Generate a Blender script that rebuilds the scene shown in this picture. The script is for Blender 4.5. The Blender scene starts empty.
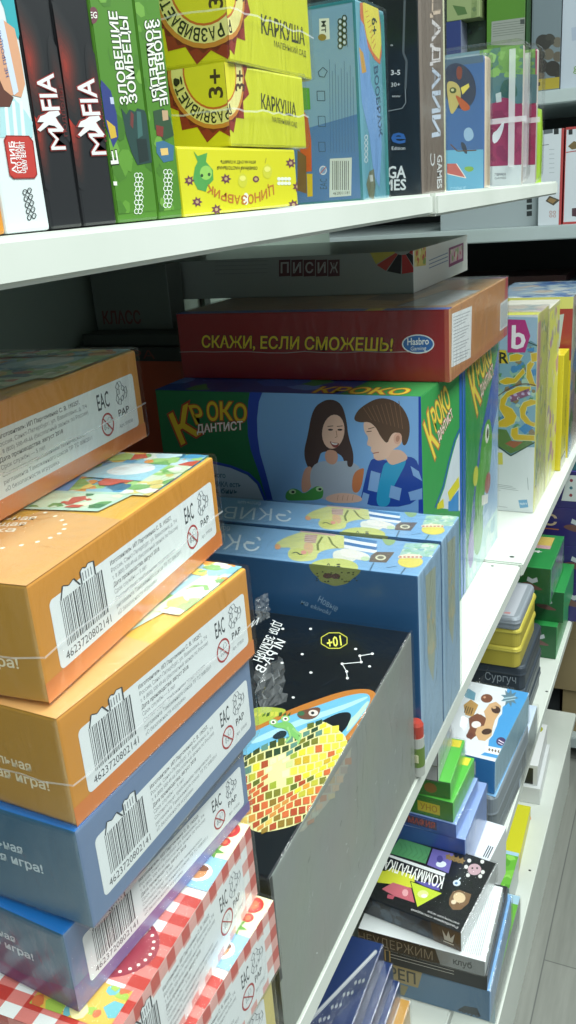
# recreated shelf of board games in a toy shop
WORLD = .64; LX = 3.0; LZ = 7.0; EXPO = -.52
LAMPS = [(-3, 42), (3, 42), (9, 42), (15, 42)]
import bpy, bmesh, math, random
from mathutils import Vector, Matrix
from mathutils.geometry import tessellate_polygon

# ------------------------------------------------------------------ units
# one "a" is the sideways distance from the lens to the shelf front (0.178 m)
S = 0.178
ZF = -7.25                      # floor level, in a, below the lens
C = bpy.context.scene.collection
F = 865.0                       # focal length in pixels, frame 576 x 1024

def _n(v):
    v = Vector(v); return v.normalized()
_Y = _n((427, -350, F)); _X = _n((1888, 167, -F)); _X = (_X - _Y * _X.dot(_Y)).normalized()
_Z = -(_X.cross(_Y))
if _Z.dot(Vector((187, 2365, F))) > 0: _Z = -_Z
RM = Matrix((_X, _Y, _Z))       # world = RM @ camera(right, down, forward)

def ray(px, py): return RM @ Vector((px - 288, py - 512, F))
def onX(px, py, x): d = ray(px, py); return d * (x / d.x)
def onY(px, py, y): d = ray(px, py); return d * (y / d.y)
def onZ(px, py, z): d = ray(px, py); return d * (z / d.z)
def W(p): return Vector((p[0] * S, p[1] * S, (p[2] - ZF) * S))
def vz(x, y, py):
    lo, hi = -8.0, 2.0
    for _ in range(50):
        m = (lo + hi) / 2; c = RM.transposed() @ Vector((x, y, m))
        if 512 + F * c.y / c.z > py: lo = m
        else: hi = m
    return m

# ------------------------------------------------------------------ materials
def lin(h):
    h = h.lstrip('#'); r = [int(h[i:i + 2], 16) / 255 for i in (0, 2, 4)]
    return tuple((c / 12.92 if c <= .04045 else ((c + .055) / 1.055) ** 2.4) for c in r) + (1,)
_M = {}
def M(hexc, rough=.45, coat=0.0, metal=0.0, bump=0.0, var=0.0, bscale=60.0, stretch=(1, 1, 1)):
    k = (hexc, rough, coat, metal, bump, var, bscale, stretch)
    if k in _M: return _M[k]
    m = bpy.data.materials.new('print_' + hexc.lstrip('#')); m.use_nodes = True
    nt = m.node_tree; b = nt.nodes['Principled BSDF']
    b.inputs['Base Color'].default_value = lin(hexc); b.inputs['Roughness'].default_value = rough
    b.inputs['Metallic'].default_value = metal
    b.inputs['Coat Weight'].default_value = coat; b.inputs['Coat Roughness'].default_value = .12
    if bump or var:
        tc = nt.nodes.new('ShaderNodeTexCoord'); mp = nt.nodes.new('ShaderNodeMapping')
        mp.inputs['Scale'].default_value = stretch
        nt.links.new(tc.outputs['Object'], mp.inputs['Vector'])
        nz = nt.nodes.new('ShaderNodeTexNoise'); nz.inputs['Scale'].default_value = bscale; nz.inputs['Detail'].default_value = 4
        nt.links.new(mp.outputs['Vector'], nz.inputs['Vector'])
        if bump:
            bp = nt.nodes.new('ShaderNodeBump'); bp.inputs['Strength'].default_value = bump; bp.inputs['Distance'].default_value = .003
            nt.links.new(nz.outputs['Fac'], bp.inputs['Height'])
            nt.links.new(bp.outputs['Normal'], b.inputs['Coat Normal' if coat else 'Normal'])
        if var:
            n2 = nt.nodes.new('ShaderNodeTexNoise'); n2.inputs['Scale'].default_value = 14; n2.inputs['Detail'].default_value = 6
            nt.links.new(mp.outputs['Vector'], n2.inputs['Vector'])
            mx = nt.nodes.new('ShaderNodeMix'); mx.data_type = 'RGBA'; mx.blend_type = 'MULTIPLY'
            mx.inputs['Factor'].default_value = var
            mx.inputs['A'].default_value = lin(hexc)
            nt.links.new(n2.outputs['Color'], mx.inputs['B'])
            ad = nt.nodes.new('ShaderNodeBrightContrast'); ad.inputs['Bright'].default_value = .0
            nt.links.new(mx.outputs['Result'], ad.inputs['Color']); nt.links.new(ad.outputs['Color'], b.inputs['Base Color'])
    _M[k] = m
    return m
def P(hexc): return M(hexc, .42, .25)                 # printed card
def G(hexc): return M(hexc, .35, .55, 0, .25, 0, 45)   # card inside shrink wrap
def film_mat():
    if 'film' in _M: return _M['film']
    m = bpy.data.materials.new('clear_shrink_film'); m.use_nodes = True; nt = m.node_tree; nt.nodes.clear()
    o = nt.nodes.new('ShaderNodeOutputMaterial'); mix = nt.nodes.new('ShaderNodeMixShader')
    tr = nt.nodes.new('ShaderNodeBsdfTransparent'); gl = nt.nodes.new('ShaderNodeBsdfGlossy')
    gl.inputs['Roughness'].default_value = .16
    tr.inputs['Color'].default_value = (1, 1, 1, 1)
    lw = nt.nodes.new('ShaderNodeLayerWeight'); lw.inputs['Blend'].default_value = .5
    pw = nt.nodes.new('ShaderNodeMath'); pw.operation = 'POWER'; pw.inputs[1].default_value = 4.0
    fr = nt.nodes.new('ShaderNodeMath'); fr.operation = 'MULTIPLY_ADD'; fr.inputs[1].default_value = .55; fr.inputs[2].default_value = .045
    nt.links.new(lw.outputs['Facing'], pw.inputs[0]); nt.links.new(pw.outputs[0], fr.inputs[0])
    tc = nt.nodes.new('ShaderNodeTexCoord'); nz = nt.nodes.new('ShaderNodeTexNoise')
    mp = nt.nodes.new('ShaderNodeMapping'); mp.inputs['Scale'].default_value = (1, 1, .45); mp.inputs['Rotation'].default_value = (.4, .3, .7)
    nz.inputs['Scale'].default_value = 38; nz.inputs['Detail'].default_value = 5; nz.inputs['Distortion'].default_value = 1.5
    bp = nt.nodes.new('ShaderNodeBump'); bp.inputs['Strength'].default_value = .45; bp.inputs['Distance'].default_value = .004
    nt.links.new(tc.outputs['Object'], mp.inputs['Vector']); nt.links.new(mp.outputs['Vector'], nz.inputs['Vector'])
    nt.links.new(nz.outputs['Fac'], bp.inputs['Height'])
    nt.links.new(bp.outputs['Normal'], gl.inputs['Normal']); nt.links.new(bp.outputs['Normal'], lw.inputs['Normal'])
    nt.links.new(fr.outputs[0], mix.inputs['Fac']); nt.links.new(tr.outputs[0], mix.inputs[1]); nt.links.new(gl.outputs[0], mix.inputs[2])
    nt.links.new(mix.outputs[0], o.inputs['Surface'])
    _M['film'] = m; return m
def seam_mat():
    if 'seam' in _M: return _M['seam']
    m = bpy.data.materials.new('film_seam_plastic'); m.use_nodes = True; nt = m.node_tree
    b = nt.nodes['Principled BSDF']; b.inputs['Base Color'].default_value = (.85, .88, .88, 1); b.inputs['Roughness'].default_value = .2
    b.inputs['Alpha'].default_value = .36; b.inputs['Coat Weight'].default_value = .6
    _M['seam'] = m; return m

def crumple_mat():
    if 'crm' in _M: return _M['crm']
    m = bpy.data.materials.new('crumpled_clear_plastic'); m.use_nodes = True
    b = m.node_tree.nodes['Principled BSDF']; b.inputs['Base Color'].default_value = (.8, .84, .84, 1); b.inputs['Roughness'].default_value = .15
    b.inputs['Alpha'].default_value = .13; b.inputs['Coat Weight'].default_value = 1.0; b.inputs['Specular IOR Level'].default_value = .9
    _M['crm'] = m; return m

# ------------------------------------------------------------------ text outlines
_T = {}
def glyphs(s, bold=0.0, spacing=1.0):
    k = (s, bold, spacing)
    if k in _T: return _T[k]
    c = bpy.data.curves.new('lettering', 'FONT'); c.body = s; c.offset = bold; c.resolution_u = 2; c.space_character = spacing
    c.fill_mode = 'FRONT'
    o = bpy.data.objects.new('lettering', c); C.objects.link(o)
    dg = bpy.context.evaluated_depsgraph_get(); ev = o.evaluated_get(dg); me = ev.to_mesh()
    tr = [[(me.vertices[i].co.x, me.vertices[i].co.y) for i in p.vertices] for p in me.polygons]
    ev.to_mesh_clear(); bpy.data.objects.remove(o); bpy.data.curves.remove(c)
    _T[k] = tr; return tr
def text_extent(s, spacing=1.0):
    tr = glyphs(s, 0.0, spacing); xs = [p[0] for t in tr for p in t] or [0, 1]
    return min(xs), max(xs)
CAP = .70

def clip_poly(pts, U, V):
    def cut(ps, ax, lim, sgn):
        out = []
        for i, a in enumerate(ps):
            b = ps[(i + 1) % len(ps)]
            ia = sgn * (a[ax] - lim) >= 0; ib = sgn * (b[ax] - lim) >= 0
            if ia: out.append(a)
            if ia != ib:
                t = (lim - a[ax]) / (b[ax] - a[ax]); out.append((a[0] + t * (b[0] - a[0]), a[1] + t * (b[1] - a[1])))
        return out
    xs = [p[0] for p in pts]; ys = [p[1] for p in pts]
    if min(xs) >= 0 and max(xs) <= U and min(ys) >= 0 and max(ys) <= V: return pts
    for ax, lim, sg in ((0, 0, 1), (0, U, -1), (1, 0, 1), (1, V, -1)):
        if len(pts) < 3: return []
        pts = cut(pts, ax, lim, sg)
    return pts if len(pts) >= 3 else []

def ell(cx, cy, rx, ry=None, n=18, rot=0, a0=0, a1=360):
    ry = rx if ry is None else ry; r = math.radians(rot); o = []
    full = abs(a1 - a0) >= 359.9
    for i in range(n if full else n + 1):
        t = math.radians(a0 + (a1 - a0) * i / n); x = rx * math.cos(t); y = ry * math.sin(t)
        o.append((cx + x * math.cos(r) - y * math.sin(r), cy + x * math.sin(r) + y * math.cos(r)))
    return o
def star(cx, cy, r1, r2, n, rot=0, sy=1.0):
    return [(cx + (r1 if i % 2 == 0 else r2) * math.cos(math.radians(rot) + math.pi * i / n),
             cy + sy * (r1 if i % 2 == 0 else r2) * math.sin(math.radians(rot) + math.pi * i / n)) for i in range(2 * n)]
def K(x0, y0, k):                     # coordinates read off an enlargement -> frame pixels
    return lambda *pts: [(x0 + p[0] / k, y0 + p[1] / k) for p in pts]

# ------------------------------------------------------------------ mesh collector in a thing's own coordinates
class Mesh:
    def __init__(s): s.v = []; s.f = []; s.m = []; s.mats = []
    def mi(s, mat):
        if mat not in s.mats: s.mats.append(mat)
        return s.mats.index(mat)
    def poly(s, pts, mat):
        b = len(s.v); s.v += [tuple(p) for p in pts]; s.f.append(tuple(range(b, b + len(pts)))); s.m.append(s.mi(mat))
    def box(s, x0, y0, z0, x1, y1, z1, mat, bev=0.0, mats=None, seg=2):
        bm = bmesh.new(); r = bmesh.ops.create_cube(bm, size=1)
        for v in bm.verts: v.co = Vector((x0 + (v.co.x + .5) * (x1 - x0), y0 + (v.co.y + .5) * (y1 - y0), z0 + (v.co.z + .5) * (z1 - z0)))
        if bev: bmesh.ops.bevel(bm, geom=bm.edges[:], offset=bev, segments=seg, affect='EDGES', profile=.6)
        s.add(bm, mat, mats)
    def add(s, bm, mat, mats=None):
        bm.normal_update(); b = len(s.v); bm.verts.index_update()
        s.v += [tuple(v.co) for v in bm.verts]
        for f in bm.faces:
            s.f.append(tuple(b + v.index for v in f.verts)); mm = mat
            if mats:
                n = f.normal; a = max(range(3), key=lambda i: abs(n[i]))
                key = {(0, 1): 'R', (0, -1): 'L', (1, 1): 'K', (1, -1): 'F', (2, 1): 'T', (2, -1): 'B'}[(a, 1 if n[a] > 0 else -1)]
                mm = mats.get(key, mat)
            s.m.append(s.mi(mm))
        bm.free()
    def loft(s, loops, mat, cap=True):
        b = len(s.v); n = len(loops[0]); k = s.mi(mat)
        for L in loops: s.v += [tuple(p) for p in L]
        for i in range(len(loops) - 1):
            for j in range(n):
                s.f.append((b + i * n + j, b + i * n + (j + 1) % n, b + (i + 1) * n + (j + 1) % n, b + (i + 1) * n + j)); s.m.append(k)
        if cap:
            s.f.append(tuple(b + j for j in reversed(range(n)))); s.m.append(k)
            s.f.append(tuple(b + (len(loops) - 1) * n + j for j in range(n))); s.m.append(k)
    def build(s, name, parent=None, loc=None, mat_world=None, smooth=False, xf=None):
        me = bpy.data.meshes.new(name)
        me.from_pydata([((xf @ Vector(v)) if xf else Vector(v)) * S for v in s.v], [], s.f)
        for m in s.mats: me.materials.append(m)
        me.polygons.foreach_set('material_index', s.m)
        if smooth: me.polygons.foreach_set('use_smooth', [True] * len(s.f))
        me.update()
        o = bpy.data.objects.new(name, me); C.objects.link(o)
        if parent: o.parent = parent
        return o

def tag(o, label, cat=None, group=None, kind=None):
    if label: o['label'] = label
    if cat: o['category'] = cat
    if group: o['group'] = group
    if kind: o['kind'] = kind
    return o
def rrect(x0, y0, x1, y1, r, z, n=5):
    o = []
    for cx, cy, a in ((x1 - r, y0 + r, -90), (x1 - r, y1 - r, 0), (x0 + r, y1 - r, 90), (x0 + r, y0 + r, 180)):
        for i in range(n + 1):
            t = math.radians(a + 90 * i / n); o.append((cx + r * math.cos(t), cy + r * math.sin(t), z))
    return o

# ------------------------------------------------------------------ printed box
def sm(pts, it=2):
    for _ in range(it):
        o = []
        for i, p in enumerate(pts):
            q = pts[(i + 1) % len(pts)]
            o += [(p[0] * .75 + q[0] * .25, p[1] * .75 + q[1] * .25), (p[0] * .25 + q[0] * .75, p[1] * .25 + q[1] * .75)]
        pts = o
    return pts
LU = .00045; LI = .0001             # sheet spacing of the printed layers
class Art:
    """printed shapes laid on a box's faces; builds into the box's own mesh or into a part"""
    def __init__(s, box, mesh): s.b = box; s.m = mesh; s.bb = box.__dict__.setdefault('_bb', [])
    def _put(s, face, lay, box, polys, mat):
        s.bb.append((lay, len(s.bb), face, box, polys, mat, s.m))
    def _uv(s, face, pts, sp):
        if sp == 'px': return [s.b.px2uv(face, *p) for p in pts]
        U, V = s.b.size(face)
        return [(p[0] * U, p[1] * V) for p in pts] if sp == 'uv' else list(pts)
    def poly(s, face, pts, mat, lay=1, sp='px'):
        U, V = s.b.size(face); q = clip_poly(s._uv(face, pts, sp), U, V)
        if len(q) < 3: return
        ar = sum(q[i][0] * q[(i + 1) % len(q)][1] - q[(i + 1) % len(q)][0] * q[i][1] for i in range(len(q)))
        if abs(ar) < 1e-9: return
        if ar < 0: q = q[::-1]
        s._put(face, lay, (min(p[0] for p in q), max(p[0] for p in q), min(p[1] for p in q), max(p[1] for p in q)), [q], mat)
    def frame(s, face, pts, mat, wid, lay=1, sp='px'):
        """closed outline band"""
        n = len(pts); cx = sum(p[0] for p in pts) / n; cy = sum(p[1] for p in pts) / n
        inn = [(cx + (p[0] - cx) * (1 - wid), cy + (p[1] - cy) * (1 - wid)) for p in pts]
        for i in range(n): s.poly(face, [pts[i], pts[(i + 1) % n], inn[(i + 1) % n], inn[i]], mat, lay, sp)
    def line(s, face, pts, mat, w, lay=1, sp='px'):
        for a, b in zip(pts, pts[1:]):
            dx, dy = b[0] - a[0], b[1] - a[1]; L = math.hypot(dx, dy) or 1; nx, ny = -dy / L * w / 2, dx / L * w / 2
            s.poly(face, [(a[0] + nx, a[1] + ny), (b[0] + nx, b[1] + ny), (b[0] - nx, b[1] - ny), (a[0] - nx, a[1] - ny)], mat, lay, sp)
    def text(s, face, txt, bl, br, tl, mat, lay=2, sp='px', bold=0.0, out=None, ow=.05, spacing=1.0, nomap=False):
        a, b, c = s._uv(face, [bl, br, tl], sp); U, V = s.b.size(face)
        x0, x1 = text_extent(txt, spacing)
        if x1 - x0 < 1e-6: return
        ex = ((b[0] - a[0]) / (x1 - x0), (b[1] - a[1]) / (x1 - x0)); ey = ((c[0] - a[0]) / CAP, (c[1] - a[1]) / CAP)
        bold = min(bold, .02)
        for bo, mt, ly in (([(min(bold + ow, .06), out, lay)] if out else []) + [(bold, mat, lay + (1 if out else 0))]):
            co = [(a[0] + x * ex[0] + y * ey[0], a[1] + x * ex[1] + y * ey[1]) for x, y in ((0, -.15), (x1 - x0, -.15), (x1 - x0, CAP), (0, CAP))]
            acc = []
            for t in glyphs(txt, bo, spacing):
                q = clip_poly([(a[0] + (x - x0) * ex[0] + y * ey[0], a[1] + (x - x0) * ex[1] + y * ey[1]) for x, y in t], U, V)
                if len(q) < 3: continue
                ar = sum(q[i][0] * q[(i + 1) % len(q)][1] - q[(i + 1) % len(q)][0] * q[i][1] for i in range(len(q)))
                if abs(ar) < 1e-10: continue
                if ar < 0: q = q[::-1]
                acc.append(q)
            if acc: s._put(face, ly, (min(p[0] for p in co), max(p[0] for p in co), min(p[1] for p in co), max(p[1] for p in co)), acc, mt)
    def arc_text(s, face, txt, c, r, a0, a1, h, mat, lay=3, sp='px', flip=1, **k):
        """letters on an arc; c, r in the same space, y downwards for pixels"""
        n = len(txt)
        for i, ch in enumerate(txt):
            if ch == ' ': continue
            t = math.radians(a0 + (a1 - a0) * (i + .5) / n); w = abs(math.radians(a1 - a0)) * r / n * .85
            px, py = c[0] + r * math.cos(t), c[1] + r * math.sin(t)
            tx, ty = -math.sin(t), math.cos(t)
            if a1 < a0: tx, ty = -tx, -ty
            ox, oy = (math.cos(t), math.sin(t)) if flip > 0 else (-math.cos(t), -math.sin(t))
            s.text(face, ch, (px - tx * w / 2, py - ty * w / 2), (px + tx * w / 2, py + ty * w / 2), (px - tx * w / 2 + ox * h, py - ty * w / 2 + oy * h), mat, lay, sp, **k)
    def blobs(s, face, quad, cols, n, seed=1, lay=1, sp='px', size=.12, mk=P):
        rn = random.Random(seed); q = s._uv(face, quad, sp)
        L = math.hypot(q[1][0] - q[0][0], q[1][1] - q[0][1]); H = math.hypot(q[3][0] - q[0][0], q[3][1] - q[0][1])
        s.poly(face, q, mk(cols[0]), lay, 'abs')
        for i in range(n):
            a, b = rn.random(), rn.random()
            x = (q[0][0] * (1 - a) + q[1][0] * a) * (1 - b) + (q[3][0] * (1 - a) + q[2][0] * a) * b
            y = (q[0][1] * (1 - a) + q[1][1] * a) * (1 - b) + (q[3][1] * (1 - a) + q[2][1] * a) * b
            r = size * min(L, H) * rn.uniform(.5, 1.4); k = rn.randint(5, 9); ph = rn.random() * 6
            pts = [(x + r * rn.uniform(.6, 1.2) * math.cos(ph + 6.283 * j / k), y + r * rn.uniform(.5, 1.1) * math.sin(ph + 6.283 * j / k)) for j in range(k)]
            pts = _clip_quad(pts, q)
            if len(pts) > 2: s.poly(face, pts, mk(rn.choice(cols)), lay + .4 + .6 * i / n, 'abs')
def _clip_quad(pts, q):
    ar = sum(q[i][0] * q[(i + 1) % 4][1] - q[(i + 1) % 4][0] * q[i][1] for i in range(4)); sg = 1 if ar > 0 else -1
    for i in range(4):
        a, b = q[i], q[(i + 1) % 4]; out = []
        f = lambda p: sg * ((b[0] - a[0]) * (p[1] - a[1]) - (b[1] - a[1]) * (p[0] - a[0]))
        for j, p in enumerate(pts):
            r = pts[(j + 1) % len(pts)]; fp, fr = f(p), f(r)
            if fp >= 0: out.append(p)
            if (fp >= 0) != (fr >= 0): t = fp / (fp - fr); out.append((p[0] + t * (r[0] - p[0]), p[1] + t * (r[1] - p[1])))
        pts = out
        if len(pts) < 3: return []
    return pts

def flush(b):
    done = []
    for lay, _, face, (x0, x1, y0, y1), polys, mat, mesh in sorted(b.__dict__.get('_bb', []), key=lambda t: (t[0], t[1])):
        o = .0004
        for f, a, b1, c, d, oo in done:
            if f == face and oo >= o and a < x1 and x0 < b1 and c < y1 and y0 < d: o = oo + LI
        done.append((face, x0, x1, y0, y1, o))
        for q in polys: mesh.poly([b.pt(face, u, v, o) for u, v in q], mat)
    b.__dict__['_bb'] = []
class Box:
    """a carton; (x, y) is its near right upright edge, w runs to the left, d away from the lens, h up"""
    def __init__(s, label, x, y, z, w, d, h, mat, mats=None, rot=0, tilt=0, name='board_game_box', cat='board game', group=None, bev=.006, lidline=None):
        s.w, s.d, s.h = w, d, h; s.name = name
        s.M = Matrix.Translation((x, y, z)) @ Matrix.Rotation(math.radians(rot), 4, 'Z') @ Matrix.Rotation(math.radians(tilt), 4, 'X')
        s.Mi = s.M.inverted(); s.mesh = Mesh(); s.mesh.box(-w, 0, 0, 0, d, h, mat, bev, mats)
        s.art = Art(s, s.mesh); s.kids = []; s.info = (label, cat, group)
    def size(s, f): return {'F': (s.w, s.h), 'R': (s.d, s.h), 'T': (s.w, s.d), 'L': (s.d, s.h)}[f]
    def pt(s, f, u, v, o=0):
        if f == 'F': return (-s.w + u, -o, v)
        if f == 'R': return (o, u, v)
        if f == 'T': return (-s.w + u, v, s.h + o + getattr(s, 'slope', 0) * v)
        if f == 'L': return (-s.w - o, s.d - u, v)
    def px2uv(s, f, px, py):
        o = s.Mi @ Vector((0, 0, 0)); d = (s.Mi.to_3x3() @ ray(px, py))
        if f == 'F': t = (0 - o.y) / d.y; p = o + d * t; return (p.x + s.w, p.z)
        if f == 'R': t = (0 - o.x) / d.x; p = o + d * t; return (p.y, p.z)
        if f == 'T':
            k = getattr(s, 'slope', 0); t = (s.h + k * o.y - o.z) / (d.z - k * d.y); p = o + d * t; return (p.x + s.w, p.y)
    def part(s, name, label=None):
        m = Mesh(); s.kids.append((name, m, label)); return Art(s, m)
    def film(s, g=.009):
        m = Mesh(); m.box(-s.w - g, -g, -g * .1, g, s.d + g, s.h + g, film_mat(), .012); s.kids.append(('shrink_film', m, None))
    def seam(s, v=.45, amp=.03, seed=0, faces='FR'):
        rn = random.Random(seed); m = Mesh(); pts = []
        n = 14
        if 'F' in faces:
            for i in range(n): pts.append(('F', s.w * i / n, v))
        if 'R' in faces:
            for i in range(n + 1): pts.append(('R', s.d * i / n, v))
        P3 = []
        for f, u, vv in pts: P3.append((f, u, s.h * (vv + amp * rn.uniform(-1, 1))))
        for (f, u, a), (f2, u2, b) in zip(P3, P3[1:]):
            p, q = Vector(s.pt(f, u, a, .011)), Vector(s.pt(f2, u2, b, .011)); t = Vector((0, 0, .0022))
            m.poly([p - t, q - t, q + t, p + t], seam_mat())
            pass
        s.kids.append(('film_seam', m, None))
    def done(s):
        flush(s)
        o = s.mesh.build(s.name); tag(o, *s.info)
        L = s.M.copy(); t = W(L.translation); L.translation = t
        o.matrix_world = L
        made = {}
        for nm, m, lb in sorted(s.kids, key=lambda t: t[0] not in ('shrink_film', 'clear_case')):
            if not m.f: continue
            up = {'film_seam': 'shrink_film', 'crumpled_film': 'shrink_film', 'loose_wrap': 'shrink_film', 'case_rib': 'clear_case'}.get(nm)
            k = m.build(nm, made.get(up, o)); made.setdefault(nm, k)
            if lb: k['label'] = lb
        return o
def B(*a, **k): return Box(*a, **k)
def crumple(cx, cy, cz, r, seed, name='crumpled_film', parent_box=None, n=9, sx=1, sy=1, sz=1):
    """scrunched loose end of the wrap, as a part of its box (world a-coordinates)"""
    rn = random.Random(seed); m = Mesh(); G_ = [[None] * (n + 1) for _ in range(n + 1)]
    for i in range(n + 1):
        for j in range(n + 1):
            u, v = i / n - .5, j / n - .5
            p = Vector((cx + sx * r * (u * .5 + rn.uniform(-.10, .10)), cy + sy * r * (u * 1.2 + rn.uniform(-.12, .12)), cz + sz * r * (v * 2 + rn.uniform(-.1, .1))))
            G_[i][j] = parent_box.Mi @ p
    for i in range(n):
        for j in range(n): m.poly([G_[i][j], G_[i + 1][j], G_[i + 1][j + 1], G_[i][j + 1]], crumple_mat())
    parent_box.kids.append((name, m, None))
# ------------------------------------------------------------------ setting
def plain(name, mesh, kind=None, label=None, cat=None, group=None, base=(0, 0, 0)):
    me_o = mesh.build(name); me_o.location = W(base); tag(me_o, label, cat, group, kind); return me_o
def floor_mat():
    m = bpy.data.materials.new('grey_vinyl_planks'); m.use_nodes = True; nt = m.node_tree; b = nt.nodes['Principled BSDF']
    tc = nt.nodes.new('ShaderNodeTexCoord'); mp = nt.nodes.new('ShaderNodeMapping'); mp.inputs['Rotation'].default_value = (0, 0, math.radians(90))
    nt.links.new(tc.outputs['Object'], mp.inputs['Vector'])
    br = nt.nodes.new('ShaderNodeTexBrick'); br.inputs['Scale'].default_value = 1; br.inputs['Brick Width'].default_value = 1.2; br.inputs['Row Height'].default_value = .16
    br.inputs['Mortar Size'].default_value = .0012
    br.inputs['Color1'].default_value = lin('84867f'); br.inputs['Color2'].default_value = lin('8e9089'); br.inputs['Mortar'].default_value = lin('666864')
    mp2 = nt.nodes.new('ShaderNodeMapping'); mp2.inputs['Scale'].default_value = (30, 2.2, 1)
    nt.links.new(tc.outputs['Object'], mp2.inputs['Vector'])
    nz = nt.nodes.new('ShaderNodeTexNoise'); nz.inputs['Scale'].default_value = 2.5; nz.inputs['Detail'].default_value = 8; nz.inputs['Roughness'].default_value = .65
    nt.links.new(mp2.outputs['Vector'], nz.inputs['Vector']); nt.links.new(mp.outputs['Vector'], br.inputs['Vector'])
    rp = nt.nodes.new('ShaderNodeValToRGB'); rp.color_ramp.elements[0].color = (.62, .62, .62, 1); rp.color_ramp.elements[0].position = .3
    rp.color_ramp.elements[1].color = (1, 1, 1, 1); rp.color_ramp.elements[1].position = .7
    nt.links.new(nz.outputs['Fac'], rp.inputs['Fac'])
    mx = nt.nodes.new('ShaderNodeMix'); mx.data_type = 'RGBA'; mx.blend_type = 'MULTIPLY'; mx.inputs['Factor'].default_value = .6
    nt.links.new(br.outputs['Color'], mx.inputs['A']); nt.links.new(rp.outputs['Color'], mx.inputs['B']); nt.links.new(mx.outputs['Result'], b.inputs['Base Color'])
    b.inputs['Roughness'].default_value = .5
    return m
def laminate(hexc, dark=0.0):
    k = ('lam', hexc)
    if k in _M: return _M[k]
    m = bpy.data.materials.new('white_laminate'); m.use_nodes = True; nt = m.node_tree; b = nt.nodes['Principled BSDF']
    tc = nt.nodes.new('ShaderNodeTexCoord'); nz = nt.nodes.new('ShaderNodeTexNoise'); nz.inputs['Scale'].default_value = 9; nz.inputs['Detail'].default_value = 7
    nt.links.new(tc.outputs['Object'], nz.inputs['Vector'])
    rp = nt.nodes.new('ShaderNodeValToRGB'); c = lin(hexc)
    rp.color_ramp.elements[0].position = .25; rp.color_ramp.elements[0].color = (c[0] * .88, c[1] * .9, c[2] * .88, 1)
    rp.color_ramp.elements[1].position = .6; rp.color_ramp.elements[1].color = c
    nt.links.new(nz.outputs['Fac'], rp.inputs['Fac']); nt.links.new(rp.outputs['Color'], b.inputs['Base Color']); b.inputs['Roughness'].default_value = .38
    _M[k] = m; return m

m = Mesh(); m.poly([(-9, -8, 0), (16, -8, 0), (16, 24, 0), (-9, 24, 0)], floor_mat())
plain('floor', m, 'structure', base=(0, 0, ZF))
LAM = laminate('d2d7cf'); FARLAM = laminate('aab6b6'); BACK = M('7d8c82', .6)
# back board of the shelving, in vertical panels
m = Mesh()
for y0, y1 in ((-4, 1.62), (1.66, 6.6), (6.64, 9.6)): m.box(-4.0, y0, ZF, -3.92, y1, 2.6, BACK, .01)
for y in (1.64, 6.62): m.box(-3.915, y - .05, ZF, -3.87, y + .05, 2.6, M('39423d', .5))
plain('wall_left', m, 'structure')
m = Mesh(); m.box(-6, 13.2, ZF, 6, 13.3, 5.5, M('3b4442', .7)); plain('wall_far', m, 'structure')

def board(name, label, x0, x1, y0, y1, ztop, th, mat, group=None, slope=0.0, lip=None, holes=(), cornercut=0):
    me = Mesh(); z = lambda y: -slope * y
    r = .022
    b = bmesh.new(); L = [(x0, y0), (x1, y0), (x1, y1 - cornercut), (x1 - cornercut, y1), (x0, y1)] if cornercut else [(x0, y0), (x1, y0), (x1, y1), (x0, y1)]
    lo = [b.verts.new((x, y, -th + z(y))) for x, y in L]; hi = [b.verts.new((x, y, z(y))) for x, y in L]; n = len(L)
    b.faces.new(lo[::-1]); b.faces.new(hi)
    for i in range(n): b.faces.new((lo[i], lo[(i + 1) % n], hi[(i + 1) % n], hi[i]))
    bmesh.ops.bevel(b, geom=b.edges[:], offset=.010, segments=2, affect='EDGES')
    me.add(b, mat)
    for hx, hy, hr in holes: me.poly([(hx + p[0], hy + p[1], .0012 + z(hy)) for p in ell(0, 0, hr, hr * .8, 10)], M('2a2c2c', .6))
    o = plain(name, me, base=(0, 0, ztop), label=label, cat='shelf', group=group)
    return o
board('shelf_board', 'nearer white upper shelf board holding the upright boxes and yellow boxes', -3.9, -1.0, -3, 3.55, -.0235, .080, LAM, slope=.0028)
board('shelf_board', 'farther white upper shelf board ending beside the blister packs', -3.9, -.985, 3.56, 6.72, -.0240, .086, LAM, slope=.0028, cornercut=.05)
board('shelf_board', 'nearer white middle shelf board under the black and pale blue boxes', -3.9, -1.0, -3, 5.60, -2.52, .10, LAM, holes=[(-1.18, 5.54, .012), (-1.32, 5.55, .016)])
board('shelf_board', 'farther white middle shelf board under the map board game box', -3.9, -.985, 5.62, 9.5, -2.515, .10, LAM, holes=[(-1.08, 5.72, .018)])
board('shelf_board', 'white lower shelf board carrying tins and small game boxes', -3.9, -1.0, 1.5, 9.5, -4.52, .10, LAM, holes=[(-1.03, 7.25, .014)])
board('shelf_board', 'white bottom shelf board next to the grey floor', -3.9, -1.0, 1.5, 9.56, -6.2, .10, LAM, holes=[(-1.06, 6.75, .014)])
# steel uprights that carry the boards, against the back
m = Mesh(); m.box(-3.9, 5.12, ZF, -3.82, 5.26, 2.6, M("5b625f", .45, 0, .3), .008)
for k in range(60): m.box(-3.8195, 5.15, ZF + .1 + .16*k, -3.8185, 5.21, ZF + .19 + .16*k, M("161a19", .7))
plain("trim_1", m, "structure")
m = Mesh(); m.box(-1.1, 1.6, ZF, -1.04, 9.5, -6.3, LAM, .005); plain('trim_2', m, 'structure')

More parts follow.
